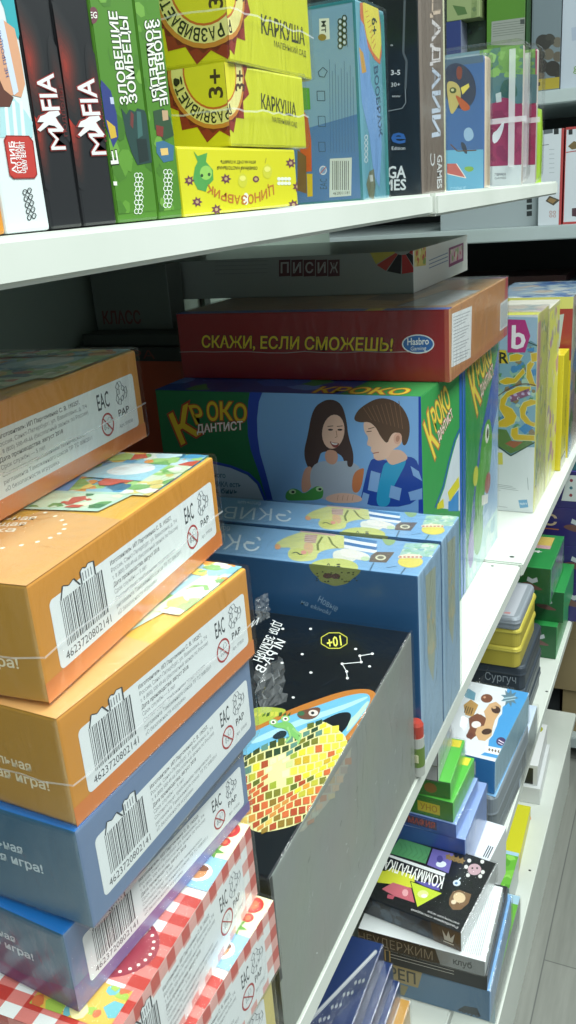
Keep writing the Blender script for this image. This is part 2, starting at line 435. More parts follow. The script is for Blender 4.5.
# far unit, standing across the end of the aisle
FY = 10.0
for zt, th, lb in ((-.507, .145, 'pale grey far shelf board under the white boxes with red edges'), (.810, .13, 'pale grey topmost far shelf board behind the blister packs'),
                   (-6.86, .16, 'pale grey lowest far shelf board under the brown cartons')):
    board('shelf_board', lb, -5.5, 1.5, FY, FY + 2.6, zt, th, FARLAM)
board('shelf_board', 'dim grey far shelf board in shade below the white boxes', -5.5, 1.5, FY + .9, FY + 2.6, -1.35, .12, FARLAM)
m = Mesh(); m.box(-5.5, FY + 2.62, ZF, 1.5, FY + 2.72, 3.0, M('1c2423', .7)); plain('trim_3', m, 'structure')
for i, xx in enumerate((-5.5, 1.45)):
    m = Mesh(); m.box(xx, FY + .05, ZF, xx + .05, FY + 2.6, 3.0, M('6d7676', .5)); plain('trim_%d' % (4 + i), m, 'structure')
# ------------------------------------------------------------------ the leaning stack at the left
LBL = P('dfe6e6'); INK = M('3a3f44', .6); INK2 = M('6b7278', .6); RED = M('a83a3a', .5)
PARA = ['Изготовитель: ИП Пархоменко С. В. 195257,', 'Россия, Санкт-Петербург, ул. Вавиловых, д. 7/4',
        'т. 8 (800) 500-49-66 (бесплатный звонок по России)', 'Дата производства: август 2018', 'Срок службы — 5 лет',
        'Соответствует требованиям технического', 'регламента Таможенного союза ТР ТС 008/2011', '«О безопасности игрушек»']
def tri_arrows(a, f, cx, cy, r, ax, mat, lay=4):
    """recycling triangle of three bent arrows, centre (cx, cy) in face fractions; ax = width/height of the face"""
    for k in range(3):
        t = math.radians(90 + 120 * k); c, s_ = math.cos(t), math.sin(t)
        def R_(x, y): return (cx + (x * c - y * s_) * r / ax, cy + (x * s_ + y * c) * r)
        for poly in ([(.95, .38), (.95, -.1), (.55, -.32), (.55, .12)], [(.55, -.32), (.35, -.62), (.05, -.42), (.3, -.1)], [(.35, .45), (.6, .75), (.95, .38), (.6, .15)]):
            q = [R_(*p) for p in poly]
            n = len(q)
            for i in range(n):
                a.line(f, [tuple(v for v in q[i]), q[(i + 1) % n]], mat, .0035, lay, 'uv')
def castle(a, f, u, v, w, h, col):
    """little outlined tower picture on top of the bar code"""
    wh = LBL
    pts = [(u, v), (u + w * .1, v + h), (u + w * .25, v + h * .7), (u + w * .4, v + h * .95), (u + w * .55, v + h * .1)]
    a.poly(f, pts, wh, 3, 'uv')
    pts2 = [(u + w * .6, v), (u + w * .6, v + h * 1.1), (u + w * .68, v + h * 1.3), (u + w * .76, v + h * 1.1), (u + w * .84, v + h * 1.35), (u + w, v + h * 1.2), (u + w, v)]
    a.poly(f, pts2, wh, 3, 'uv')
    for q in (pts, pts2):
        a.line(f, q, INK, .006, 4, 'uv')
    for k in range(4): a.line(f, [(u + w * (.66 + .08 * k), v + h * .2), (u + w * (.66 + .08 * k), v + h * .9)], INK2, .004, 4, 'uv')
def maker_label(bx, seed=0, v0=.17, v1=.77, u0=.065, u1=.965, para=True):
    a = bx.part('barcode_label', 'white printed label with bar code and maker details'); f = 'R'
    U, V = bx.size('R'); ax = U / V; r = .05
    # rounded label
    pts = []
    for cx, cy, an in ((u1 - r / ax, v0 + r, -90), (u1 - r / ax, v1 - r, 0), (u0 + r / ax, v1 - r, 90), (u0 + r / ax, v0 + r, 180)):
        for i in range(5):
            t = math.radians(an + 22.5 * i); pts.append((cx + r / ax * math.cos(t), cy + r * math.sin(t)))
    a.poly(f, pts, LBL, 2, 'uv')
    H = v1 - v0; L = lambda u: u0 + (u1 - u0) * u; Vv = lambda v: v0 + H * v
    rn = random.Random(4); x = .045
    while x < .255:
        wd = rn.choice((.0025, .004, .0065)); a.poly(f, [(L(x), Vv(.24)), (L(x + wd), Vv(.24)), (L(x + wd), Vv(.9)), (L(x), Vv(.9))], INK, 3, 'uv'); x += wd + rn.choice((.003, .0045, .006))
    a.text(f, '4623720802141', (L(.03), Vv(.07)), (L(.262), Vv(.07)), (L(.03), Vv(.19)), INK, 3, 'uv')
    castle(a, f, L(.05), Vv(.9), (u1 - u0) * .17, H * .17, None)
    for i, t in enumerate(PARA):
        v = .86 - i * .112; x0, x1 = text_extent(t); ln = min(.42, (x1 - x0) * .0185)
        a.text(f, t, (L(.30), Vv(v)), (L(.30 + ln), Vv(v)), (L(.30), Vv(v + .066)), INK if i in (0, 3) else INK2, 3, 'uv', bold=.012 if i in (0, 3) else 0)
    a.text(f, 'EAC', (L(.775), Vv(.60)), (L(.842), Vv(.60)), (L(.775), Vv(.88)), INK, 3, 'uv', bold=.01)
    tri_arrows(a, f, L(.915), Vv(.74), H * .22, ax, INK2)
    a.text(f, 'PAP', (L(.885), Vv(.33)), (L(.95), Vv(.33)), (L(.885), Vv(.46)), INK, 3, 'uv', bold=.015)
    a.text(f, 'Арт. УМ030', (L(.88), Vv(.13)), (L(.965), Vv(.13)), (L(.88), Vv(.19)), INK2, 3, 'uv')
    c = (L(.815), Vv(.30))
    n = 20; ro, ri = H * .21, H * .175
    for i in range(n):
        t0, t1 = 2 * math.pi * i / n, 2 * math.pi * (i + 1) / n
        a.poly(f, [(c[0] + ro / ax * math.cos(t0), c[1] + ro * math.sin(t0)), (c[0] + ro / ax * math.cos(t1), c[1] + ro * math.sin(t1)),
                   (c[0] + ri / ax * math.cos(t1), c[1] + ri * math.sin(t1)), (c[0] + ri / ax * math.cos(t0), c[1] + ri * math.sin(t0))], RED, 3, 'uv')
    a.line(f, [(c[0] - ro * .7 / ax, c[1] + ro * .7), (c[0] + ro * .7 / ax, c[1] - ro * .7)], RED, .006, 4, 'uv')
    a.text(f, '0-3', (c[0] - .02, c[1] - .05), (c[0] + .004, c[1] - .05), (c[0] - .02, c[1] + .02), INK2, 3, 'uv')
    for pp in (ell(c[0] + .012, c[1] + .04, .010, .03, 10),): a.line(f, pp + pp[:1], INK2, .002, 3, 'uv')
def gingham(a, f, quad, nu, nv, cols, lay=1, sp='uv'):
    q = quad
    def at(s_, t_):
        return tuple((q[0][k] * (1 - s_) + q[1][k] * s_) * (1 - t_) + (q[3][k] * (1 - s_) + q[2][k] * s_) * t_ for k in (0, 1))
    for i in range(nu):
        for j in range(nv):
            c = cols[(i % 2) + (j % 2)]
            a.poly(f, [at(i / nu, j / nv), at((i + 1) / nu, j / nv), at((i + 1) / nu, (j + 1) / nv), at(i / nu, (j + 1) / nv)], c, lay, sp)

def near_from(far_px, mid_px, z, L):
    a = onZ(*far_px, z); b = onZ(*mid_px, z); d = (b - a); d.z = 0; d.normalize(); n = a + d * L
    return n.x, n.y, math.degrees(math.atan2(-(a.x - n.x), (a.y - n.y)))
H = .238
OR = {'F': G('b98a35'), 'R': G('c98a35'), 'T': G('dfae4c'), 'L': G('b98a35'), 'K': G('c8862e'), 'B': G('c8862e')}
ILL = ['8fc4d8', '4f9ecb', 'e8efe2', '7db36a', 'd0533c', 'f0d06a', '2f6f8f', 'c9e2ea', 'a4cf7c', 'e89a4a']
def orange_box(label, x, y, zt, rot, d, ill_u0, seed):
    b = B(label, x, y, zt - H, .75, d, H, G('cc8a30'), OR, rot, group=None)
    # orange darker band along the foot of the label side
    b.art.poly('R', [(0, 0), (1, 0), (1, .17), (0, .17)], G('cf7a3c'), 1, 'uv')
    b.art.poly('T', [(.55, .0), (1, 0), (1, .42), (.72, .46)], G('d9a668'), 1, 'uv')
    b.art.blobs('T', [(.40, .50), (.985, .64), (.985, 1.0), (.50, 1.0)], ILL, 190, seed, 2, 'uv', .09, G)
    for q, c in (([(.38, .78), (.5, .56), (.70, .60), (.62, .86)], '5f9fd8'), ([(.62, .44), (.90, .46), (.93, .62), (.62, .60)], 'b9dcc8'), ([(.64, .74), (.93, .72), (.96, .90), (.70, .96)], '9fd0e0')):
        b.art.poly('T', q, G(c), 4, 'uv')
    b.art.blobs('T', [(.66, .46), (.89, .48), (.91, .60), (.65, .58)], ['cfe6c8', '5f9a58', 'c8503c', 'efe9c8', '3c7a48'], 22, seed + 5, 4.5, 'uv', .22, G)
    # dotted badge with white script
    a = b.art; cx, cy = .52, .30
    a.poly('T', sm([(.70, .80), (.76, .76), (.84, .78), (.88, .84), (.82, .90), (.74, .88)]), G('e4ecec'), 5, 'uv')
    a.blobs('T', [(.42, .90), (.985, .88), (.985, 1), (.50, 1)], ILL, 60, seed + 3, 5, 'uv', .3, G)
    a.blobs('T', [(.88, .60), (.985, .60), (.985, .9), (.90, .9)], ['d8e8c8', 'a4cf7c', 'e8efe2', '7db36a', 'e0d080'], 26, seed + 4, 5, 'uv', .3, G)
    a.blobs('T', [(.42, .66), (.60, .60), (.62, .84), (.48, .84)], ['5f9fd8', 'c86a4c', '4f9ecb', 'e0a060', '7fb8e0'], 20, seed + 6, 5, 'uv', .25, G)
    for i in range(34):
        t = 2 * math.pi * i / 34; a.poly('T', ell(cx + .36 * math.cos(t), cy + .17 * math.sin(t), .007, .007, 6), P('f4f0dc'), 3, 'uv')
    for k, s_ in enumerate(('Настольная', 'обучающая', 'игрушка')):
        a.text('T', s_, (.50, .33 - .045 * k), (.74, .38 - .045 * k), (.49, .36 - .045 * k), P('f4f0dc'), 3, 'uv', bold=.02)
    a.blobs('T', [(.16, .16), (.42, .16), (.46, .34), (.2, .36)], ['d8d49a', '9db87a', 'b4cfc8', 'd8b070'], 26, seed + 9, 2.5, 'uv', .2, G)
    # words on the near end
    a.text('F', 'Увлекательная', (.58, .42), (.88, .42), (.58, .51), P('ece0c0'), 3, 'uv', bold=.03)
    a.text('F', 'настольная игра!', (.54, .28), (.93, .28), (.54, .37), P('ece0c0'), 3, 'uv', bold=.03)
    a.poly('F', ell(.22, .55, .2, .35), G('b58f22'), 1, 'uv')
    maker_label(b, seed); b.seam(.40, .02, seed); b.film()
    return b
st = []
st.append(orange_box('orange memory game box, topmost of the leaning left stack', -1.272, .996, -.355, 5.5, .93, 0, 1))
st.append(orange_box('orange memory game box, second from the top of the left stack', -1.027, 1.035, -.602, 4.4, .772, 0, 2))
b3 = orange_box('orange memory game box resting directly on the blue boxes of the left stack', -.993, 1.01, -.85, -2.3, .694, 0, 3)
crumple(-.95, 1.74, -.975, .035, 5, 'crumpled_film', b3); st.append(b3)

def blue_box(label, x, y, zt, rot, d, seed, purple, H=.238):
    mats = {'F': G('2c5a78'), 'R': G('6a80a0'), 'T': G('1d66ac'), 'L': G('2c5a78')}
    b = B(label, x, y, zt - H, .75, d, H, G('3b6184'), mats, rot)
    a = b.art
    if purple:
        a.poly('F', [(0, 0), (1, 0), (1, .30), (.8, .16), (.5, .34), (0, .52)], G('4a3f72'), 1, 'uv')
        a.poly('R', [(0, 0), (1, 0), (1, .14), (0, .32)], G('6f6298'), 1, 'uv')
        for i in range(9): a.poly('T', ell(.60 + .045 * i, .10 + .02 * (i % 3), .006, .006, 6), P('dfe8f4'), 2, 'uv')
        a.poly('T', ell(.73, .14, .02, .016, 8), P('b8a83a'), 2, 'uv')
    a.poly('F', [(0, 0), (.35, 0), (.2, .35), (0, .5)], G('5d7a55'), 1.5, 'uv')
    a.text('F', 'Увлекательная', (.50, .58), (.80, .58), (.50, .67), P('c8d8e0'), 3, 'uv', bold=.03)
    a.text('F', 'настольная игра!', (.48, .44), (.86, .44), (.48, .53), P('c8d8e0'), 3, 'uv', bold=.03)
    maker_label(b, seed); b.film()
    return b
b4 = blue_box('slate blue memory game box directly under the orange boxes', -.989, .998, -1.09, -1.0, .696, 6, False)
crumple(-.945, 1.735, -1.20, .07, 8, 'crumpled_film', b4); st.append(b4)
x, y, r = near_from((243, 745), (64, 934), -1.335, .68)
st.append(blue_box('slate blue memory game box with purple foot above the gingham boxes', x, y, -1.335, r, .68, 7, True, .205))

WH, PK, RD = P('e4e8e6'), P('d07a72'), P('b4392f')
def food_box(label, x, y, zt, rot, d, seed):
    b = B(label, x, y, zt - .23, .72, d, .23, G('d8d8d0'), {'F': G('b4392f'), 'L': G('b4392f')}, rot)
    a = b.art
    gingham(a, 'T', [(0, 0), (1, 0), (1, .60), (0, .66)], 16, 14, (WH, PK, RD), 1)
    gingham(a, 'F', [(0, 0), (1, 0), (1, 1), (0, 1)], 12, 4, (WH, PK, RD), 1)
    gingham(a, 'R', [(0, 0), (1, 0), (1, 1), (0, 1)], 20, 6, (WH, P('d9a49c'), P('c0564c')), 1)
    a.poly('T', [(0, .64), (1, .64), (1, .80), (0, .80)], G('8ab8dc'), 2, 'uv')
    a.poly('T', [(0, .80), (1, .80), (1, 1), (0, 1)], G('e8e6b8'), 2, 'uv')
    # tomatoes, greens, child face
    for cx, cy, r_, c in ((.94, .95, .04, 'c2352c'), (.87, .955, .03, 'd8523c'), (.95, .885, .022, 'c03a30'), (.80, .90, .04, 'b8332c'), (.62, .9, .05, 'c2352c'), (.5, .85, .04, 'd87a3c')):
        a.poly('T', ell(cx, cy, r_, r_ * 1.05, 14), G(c), 3, 'uv'); a.poly('T', ell(cx, cy, r_ * .55, r_ * .6, 8), G('e0704a'), 3.5, 'uv')
    for cx, cy in ((.93, .83), (.72, .86), (.85, .85)): a.poly('T', star(cx, cy, .045, .02, 6), G('5f9a3c'), 3, 'uv')
    a.poly('T', ell(.93, .715, .05, .045, 14), P('e8eef0'), 3, 'uv'); a.poly('T', ell(.93, .715, .03, .033, 12), P('c88a58'), 4, 'uv'); a.poly('T', ell(.93, .735, .03, .016, 10), P('7a4a28'), 4.5, 'uv')
    # maroon oval
    a.poly('T', ell(.74, .34, .23, .15, 26), G('8e2434'), 3, 'uv')
    for i in range(34):
        t = 2 * math.pi * i / 34; a.poly('T', ell(.74 + .21 * math.cos(t), .34 + .132 * math.sin(t), .006, .006, 6), P('f0e8d8'), 4, 'uv')
    a.text('T', 'обучения', (.86, .27), (.90, .43), (.82, .28), P('f4ecd8'), 4, 'uv', bold=.03)
    a.blobs('T', [(.70, .06), (.97, .06), (.97, .20), (.70, .20)], ['d8b04a', '9ab84a', 'e8dca0', 'c86a3c', '6ab0b8'], 26, seed, 4, 'uv', .22, G)
    maker_label(b, seed, .10, .80, .05, .90)
    b.film()
    return b
x, y, r = near_from((250, 825), (131, 1012), -1.545, .68)
st.append(food_box('red gingham memory game box with food pictures, directly under the blue ones', x, y, -1.545, r, .68, 11))
x, y, r = near_from((265, 895), (190, 1012), -1.78, .68)
st.append(food_box('red gingham memory game box on the pale yellow box', x + .03, y - .01, -1.780, r, .68, 12))
def yellow_box(label, x, y, zt, rot, h):
    b = B(label, x, y, zt - h, .72, .68, h, G('cfc070'), {'F': G('b8a850')}, rot)
    maker_label(b, 3, .1, .84, .04, .93); b.film(); return b
x, y, r = near_from((271, 974), (238, 1024), -2.02, .68)
st.append(yellow_box('pale yellow memory game box low in the left stack at the frame edge', x, y, -2.015, r, .245))
st.append(yellow_box('pale yellow memory game box lowest of the left stack, on the shelf', x, y + .0, -2.264, r, .25))
for b in st: b.done()
# ------------------------------------------------------------------ middle shelf
WHT = P('e8ecec')
# ---- black space game box with the tiled planet
sx = -1.0; ny = 1.735; topn = onX(270, 883, sx).z
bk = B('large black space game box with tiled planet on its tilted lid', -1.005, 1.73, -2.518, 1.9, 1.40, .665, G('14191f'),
       {'T': M('10161c', .3, .5, 0, .2, 0, 30), 'R': M('8e948e', .33, .5, 0, .15, .25, 30), 'F': M('15191e', .3, .5)}, 0, name='board_game_box', bev=.008)  # right side's grey is film glare painted into a dark face's colour
# the lid slopes a little: raise the far top edge by turning the box about its near foot
bk.M = Matrix.Translation((-1.005, 1.73, -2.518)) @ Matrix.Rotation(math.radians(0), 4, 'X'); bk.Mi = bk.M.inverted()
def raise_far(mesh, h, d, far_add):
    mesh.v = [(x, y, z + far_add * (y / d) * (z / h)) for x, y, z in mesh.v]
raise_far(bk.mesh, .665, 1.4, .085); bk.slope = .085 / 1.4
a = bk.art; T = 'T'
c6 = K(230, 590, 2.88); c6s = lambda *p: sm(c6(*p))
ytop = lambda p: p
ring_o = c6((0, 440), (60, 395), (170, 345), (260, 312), (330, 290), (385, 284), (415, 290), (424, 308), (415, 340), (390, 375), (350, 425), (300, 470), (0, 480))
a.poly(T, sm(ring_o), G('b87634'), 1)
a.poly(T, c6s((0, 452), (60, 412), (170, 362), (262, 330), (330, 306), (385, 296), (405, 304), (402, 330), (375, 370), (335, 420), (290, 470), (0, 480)), G('6fb4d4'), 2)
a.poly(T, c6s((60, 430), (200, 372), (330, 330), (395, 305), (398, 312), (330, 345), (200, 390), (60, 450)), G('a8d4e4'), 3)
a.poly(T, c6s((240, 392), (300, 358), (340, 350), (352, 362), (335, 400), (300, 430)), G('12181e'), 4)
a.poly(T, c6s((330, 420), (372, 370), (402, 325), (396, 318), (360, 362), (345, 372)), G('b4d8c0'), 4)
# upper piece of planet peeking above the ring
a.poly(T, c6s((60, 380), (60, 340), (110, 336), (175, 345), (120, 372), (70, 396)), G('a8b848'), 1.5)
# planet: tiles in curved rows
cx, cy = 395 / 2.88, 0
pl = c6((20, 490), (80, 462), (160, 430), (240, 385), (270, 376), (330, 415), (337, 440), (318, 520), (280, 590), (240, 640), (205, 672), (150, 690), (70, 704), (20, 650))
a.poly(T, sm(pl), G('dedb9c'), 5)
rn = random.Random(7)
plR = [(338, 742), (348, 742), (352, 754), (344, 778), (330, 800), (312, 822), (300, 834), (296, 826)]
a.poly('R', sm(plR, 1), G('a6a698'), 2)
pal_y = ['d8cf3a', 'e6dc50', 'c8a832', 'd89a3a', 'b8b43c', '9aa83a', 'e0d880']
pal_r = ['b85a34', 'c8683c', 'a84c30', 'c88a44', '8a7030']
pal_d = ['3c4a2a', '2f4a34', '5f6a2c', '7a7a30']
plq = c6(*[(p[0], p[1]) for p in [(20, 490), (80, 462), (160, 430), (240, 385), (270, 376), (330, 415), (337, 440), (318, 520), (280, 590), (240, 640), (205, 672), (150, 690), (70, 704), (20, 650)]])
def inside(p, poly):
    c = False
    for i in range(len(poly)):
        (x1, y1), (x2, y2) = poly[i - 1], poly[i]
        if (y1 > p[1]) != (y2 > p[1]) and p[0] < (x2 - x1) * (p[1] - y1) / (y2 - y1) + x1: c = not c
    return c
for row in range(15):
    for col in range(17):
        def at(i, j):
            X = -20 + i * 24; Y = 470 + j * 20 - (X - 0) * .42 + .00055 * (X - 150) ** 2 + 6 * math.sin(i * .7 + j)
            return (230 + X / 2.88, 590 + Y / 2.88)
        g = .10; off = .5 * (row % 2)
        q = [at(col + off + g, row + g), at(col + off + 1 - g, row + g), at(col + off + 1 - g, row + 1 - g), at(col + off + g, row + 1 - g)]
        ctr = (sum(p[0] for p in q) / 4, sum(p[1] for p in q) / 4)
        if inside(ctr, plR): a.poly('R', q, G(rn.choice(['b0ac8c', 'a89a7c', '9a948a', 'b4a48c', 'a8b0a0', 'a8846c'])), 3)
        if not inside(ctr, plq): continue
        X = (ctr[0] - 230) * 2.88; Y = (ctr[1] - 590) * 2.88
        d1 = math.hypot(X - 140, Y - 520)
        if d1 < 42: 
            if rn.random() < .5: continue
            cc = rn.choice(['d8e0b0', 'c8d890', 'e0dc9a'])
        elif Y < 470 - .42 * (X - 150) + 10 and X < 260: cc = rn.choice(pal_d + ['5f8a7c'])
        elif X > 190 and Y < 540: cc = rn.choice(pal_y[:3] + pal_y[:2] + ['c8683c'])
        elif Y > 600: cc = rn.choice(pal_r + pal_d[:1] + ['d8b85a'])
        else: cc = rn.choice(pal_y + pal_r[:3] + pal_d[2:])
        a.poly(T, q, G(cc), 6)
for i in range(9):
    q = c6((70 + i * 12, 355 + 5 * math.sin(i)), (79 + i * 12, 352), (77 + i * 12, 362), (68 + i * 12, 366)); a.poly(T, q, G(rn.choice(['5f7a2c', '3c5a2a', 'c8c850'])), 3)
# two frogs on the planet
for (ex, ey), s_ in (((125, 382), 1), ((160, 372), 1)):
    a.poly(T, c6(*ell(ex, ey, 13, 10)), G('8fc47a'), 7); a.poly(T, c6(*ell(ex, ey, 8, 6)), G('f0f4e0'), 8); a.poly(T, c6(*ell(ex, ey, 4, 3)), G('1c2420'), 9)
a.poly(T, c6s((120, 388), (170, 378), (190, 400), (205, 440), (185, 430), (160, 400), (130, 398)), G('7ab866'), 7)
a.line(T, c6((180, 400), (205, 420), (195, 445)), G('8fc47a'), 2.2, 8); a.line(T, c6((165, 395), (175, 425), (160, 440)), G('8fc47a'), 2, 8)
a.poly(T, c6s((118, 425), (145, 405), (165, 408), (160, 425), (135, 432)), G('1f3038'), 7)
a.poly(T, c6s((190, 355), (215, 345), (262, 335), (258, 360), (235, 375), (200, 372)), G('6a4a3c'), 7)
a.poly(T, c6(*ell(240, 355, 14, 9)), G('d8d0c8'), 8); a.poly(T, c6(*ell(238, 355, 5, 4)), G('24282c'), 9); a.poly(T, c6(*ell(205, 356, 10, 7)), G('3c6a4c'), 8)
# constellation, stars, age mark, wording
st_ = c6((338, 254), (336, 235), (323, 213), (378, 208), (374, 190), (410, 184))
for p, q in zip(st_, st_[1:]): a.line(T, [p, q], WHT, .7, 3)
for p in st_: a.poly(T, ell(*p, 1.5, 1.3, 8), WHT, 4)
for p in c6((232, 112), (208, 185), (233, 238), (152, 112), (385, 77), (362, 170), (458, 88), (402, 220), (270, 60), (182, 310), (310, 60), (150, 210), (295, 380)):
    a.poly(T, ell(*p, 1.6, 1.1, 8), WHT, 3)
oc = c6(*[(300 + 40 * math.cos(math.radians(22.5 + 45 * i)), 146 + 24 * math.sin(math.radians(22.5 + 45 * i))) for i in range(8)])
a.line(T, oc + oc[:1], P('c8c84a'), .9, 3)
a.text(T, '10+', c6((318, 132))[0], c6((278, 140))[0], c6((322, 160))[0], P('e0e060'), 4, bold=.03)
a.text(T, 'ИГРА-В', c6((162, 150))[0], c6((96, 240))[0], c6((138, 140))[0], WHT, 3, bold=.01)
a.text(T, 'ДЛЯ ЗЕМЛЯН', c6((128, 88))[0], c6((66, 200))[0], c6((152, 95))[0], WHT, 3, bold=.01)
a.text(T, 'И', c6((84, 80))[0], c6((66, 90))[0], c6((78, 98))[0], WHT, 3, bold=.03)
# small scratches in the wrap on the grey side, black corner strip at the near end
for i in range(26):
    u, v = rn.uniform(.05, .95), rn.uniform(.1, .9)
    a.line('R', [(u, v), (u + rn.uniform(.004, .015), v + rn.uniform(-.02, .03))], P(rn.choice(['c4caca', '3c4244', 'a8aeb0'])), .0035, 1, 'uv')
a.poly('R', [(0, .40), (.012, .40), (.012, 1), (0, 1)], G('15191e'), 2, 'uv')
ls = [(.0, .935), (.35, .86), (.6, .84), (.75, .90), (.86, 1), (.0, 1)]
lip = bk.part('lid_rim', 'black folded lid rim at the near corner')
bk.film()
for m_ in [k[1] for k in bk.kids if k[0] == 'shrink_film']: raise_far(m_, .665, 1.4, .085)
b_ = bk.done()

# ---- two pale blue boxes standing one behind the other
def cloud_man(a, px0, py0, k, lay=3):
    """upside-down cartoon figures along the top edge"""
    c = K(px0, py0, k)
EK = {'F': M('34628f', .38, .4), 'R': G('98b8d2'), 'T': G('7fabd2')}
def eki(label, x, y, z, w, d, h, rot, shift):
    b = B(label, x, y, z, w, d, h, G('5f8fbe'), EK, rot); a = b.art
    sp = 'uv'
    def U(u, v): return (u, v)
    q0 = B('', -1.0, 3.225, -2.515, 1.72, .36, .965, G('5f8fbe')); e6 = K(240, 490, 4.8); e7 = K(340, 490, 4.43)
    def tu(pts): return [(p[0] / 1.72, p[1] / .36) for p in [q0.px2uv('T', *r) for r in pts]]
    def fu(pts): return [(p[0] / 1.72, p[1] / .965) for p in [q0.px2uv('F', *r) for r in pts]]
    def tp(pts, c, l=2, sms=True): a.poly('T', sm(tu(pts)) if sms else tu(pts), G(c), l, sp)
    tp(e6((160, 268), (200, 235), (260, 212), (300, 200), (380, 212), (460, 212), (535, 232), (545, 262), (500, 282), (440, 280), (372, 300), (368, 335), (300, 345), (240, 336), (225, 302), (250, 275), (200, 278)), 'c6cc86')
    tp(e6((165, 262), (190, 258), (198, 282), (170, 288)), 'd8a070', 3)
    tp(e6((292, 192), (460, 214), (455, 222), (288, 202)), 'b49a9c', 3, False)
    tp(e6((312, 214), (372, 216), (362, 256), (308, 250)), 'b08f88', 3, False)
    for i in range(4): a.line('T', tu(e6((310, 220 + 9 * i), (368, 223 + 9 * i))), G('e0d4c8'), .012, 4, sp)
    tp(e6((308, 250), (352, 255), (352, 300), (318, 312), (305, 290)), 'cfae88', 3)
    tp(e6(*ell(282, 306, 46, 26, 20)), 'c2c874', 3.5); a.line('T', tu(e6((250, 305), (270, 298), (290, 312), (318, 302))), G('3c4438'), .006, 5, sp); tp(e6(*ell(306, 300, 14, 10)), 'd8988c', 5)
    for q in (((395, 225), (372, 262), (375, 290)), ((425, 225), (445, 262), (470, 280))): a.line('T', tu(e6(*q)), G('7a8450'), .007, 4, sp)
    tp(e6((440, 300), (480, 285), (560, 300), (560, 345), (455, 350)), 'd4d8cc', 3)
    for k, c in enumerate(('4c7eae', 'dfe4e6', '4474a6', 'dfe4e6')): tp(e7((18, 200 + 14 * k), (90, 214 + 14 * k), (165, 226 + 14 * k), (160, 240 + 14 * k), (85, 228 + 14 * k), (18, 214 + 14 * k)), c, 3.4, False)
    tp(e7((0, 258), (60, 262), (140, 290), (120, 318), (40, 300), (0, 290)), 'dcdcd4', 3.2)
    tp(e7((178, 205), (250, 215), (240, 240), (205, 250)), '8fae7c', 3.3)
    tp(e7((138, 290), (160, 275), (242, 276), (205, 322), (128, 318)), '6e665c', 5, False); tp(e7(*ell(180, 300, 24, 12)), 'd4d4b8', 6); tp(e7(*ell(180, 300, 15, 7)), '7a7a6a', 7)
    tp(e7(*ell(112, 305, 20, 10)), 'bfd4b0', 5)
    a.blobs('T', tu(e7((262, 292), (405, 296), (440, 236), (290, 236))), ['a4c8bc', '8fb8c0', 'cfe0d0', '94c0a4'], 40, 3, 3, sp, .14, G)
    tp(e7(*ell(312, 318, 56, 27, 22)), 'd8cc66', 5); tp(e7((256, 306), (258, 290), (312, 282), (366, 290), (366, 306), (312, 302)), 'e0d8c0', 6)
    for i in range(6): tp(e7(*ell(268 + 18 * i, 298, 7, 4, 8)), 'c07a6c', 8)
    for q in (((150, 322), (128, 365)), ((290, 345), (270, 372)), ((205, 345), (250, 338))): a.line('T', tu(e7(*q)), G('4c6c84'), .004, 5, sp)
    tp(e7((150, 366), (260, 376), (350, 388), (346, 398), (250, 388), (140, 374)), 'a4cc9c', 3, False)
    tp(e6(*ell(450, 372, 118, 44, 26)), 'bcc474', 6)
    for i, ch in enumerate('Oui'): a.text('T', ch, tu(e6((414 + 24 * i, 388)))[0], tu(e6((432 + 24 * i, 388)))[0], tu(e6((416 + 24 * i, 352)))[0], G('2c343c'), 8, sp, bold=.01)
    fp = [p for p in fu(e6((332, 372), (350, 400), (375, 420), (385, 440), (420, 450), (450, 462), (490, 456), (520, 446), (540, 425), (570, 405), (582, 384), (582, 360), (332, 345)))]
    a.poly('F', sm(fp), G('8a9452'), 2, sp)
    for q in (ell(422, 412, 24, 13), ell(460, 414, 22, 13)): a.poly('F', fu(e6(*q)), G('5c4038'), 4, sp)
    rr = random.Random(5)
    for i in range(26):
        x, y = 365 + rr.random() * 195, 388 + rr.random() * 52; a.line('F', fu(e6((x, y), (x + 7, y + 3))), G('39402c'), .006, 4, sp)
    # name, upside down
    a.text('T', 'ЭКИВОКИ', tu([(262, 536)])[0], tu([(138, 529)])[0], tu([(259, 551)])[0], P('d4e4ee'), 3, sp, bold=-.005)
    a.text('T', 'больше', tu([(230, 526.5)])[0], tu([(206, 525)])[0], tu([(230, 531)])[0], P('d4e4ee'), 3, sp)
    # near face: fringe of the figure and faint letters
    a.text('F', 'Новые', fu(e6((372, 535)))[0], fu(e6((462, 585)))[0], fu(e6((385, 508)))[0], P('9ab8d0'), 2, sp); a.text('F', 'на ekivoki', fu(e6((290, 545)))[0], fu(e6((430, 600)))[0], fu(e6((300, 525)))[0], P('9ab8d0'), 2, sp)
    a.text('F', 'ЭКИ', (.50, .985), (.22, .985), (.50, .86), M('4672a0', .5), 1.5, sp)
    # right face: faded picture and small print
    a.poly('R', [(.30, .95), (.75, .93), (.70, .55), (.55, .35), (.35, .48)], G('aab4a0'), 1.5, sp)
    a.blobs('R', [(.32, .52), (.72, .50), (.70, .90), (.34, .92)], ['aab4a0', 'c2b894', '9ab0b8', 'b8bca0'], 18, 9, 2, sp, .25, G)
    for i in range(16): a.line('R', [(.40, .30 - .017 * i), (.40 + .4 * ((i * 7) % 5 + 3) / 8, .30 - .017 * i)], G('9fc0d8'), .006, 2, sp)
    rn = random.Random(2)
    for i in range(30): a.line('R', [(.12 + .1 * rn.random(), rn.random()), (.14 + .1 * rn.random(), rn.random() * .02 + rn.random())][:1] * 1 + [(.2, .5)], G('7ba6cc'), .001, 1, sp)
    b.film(); return b
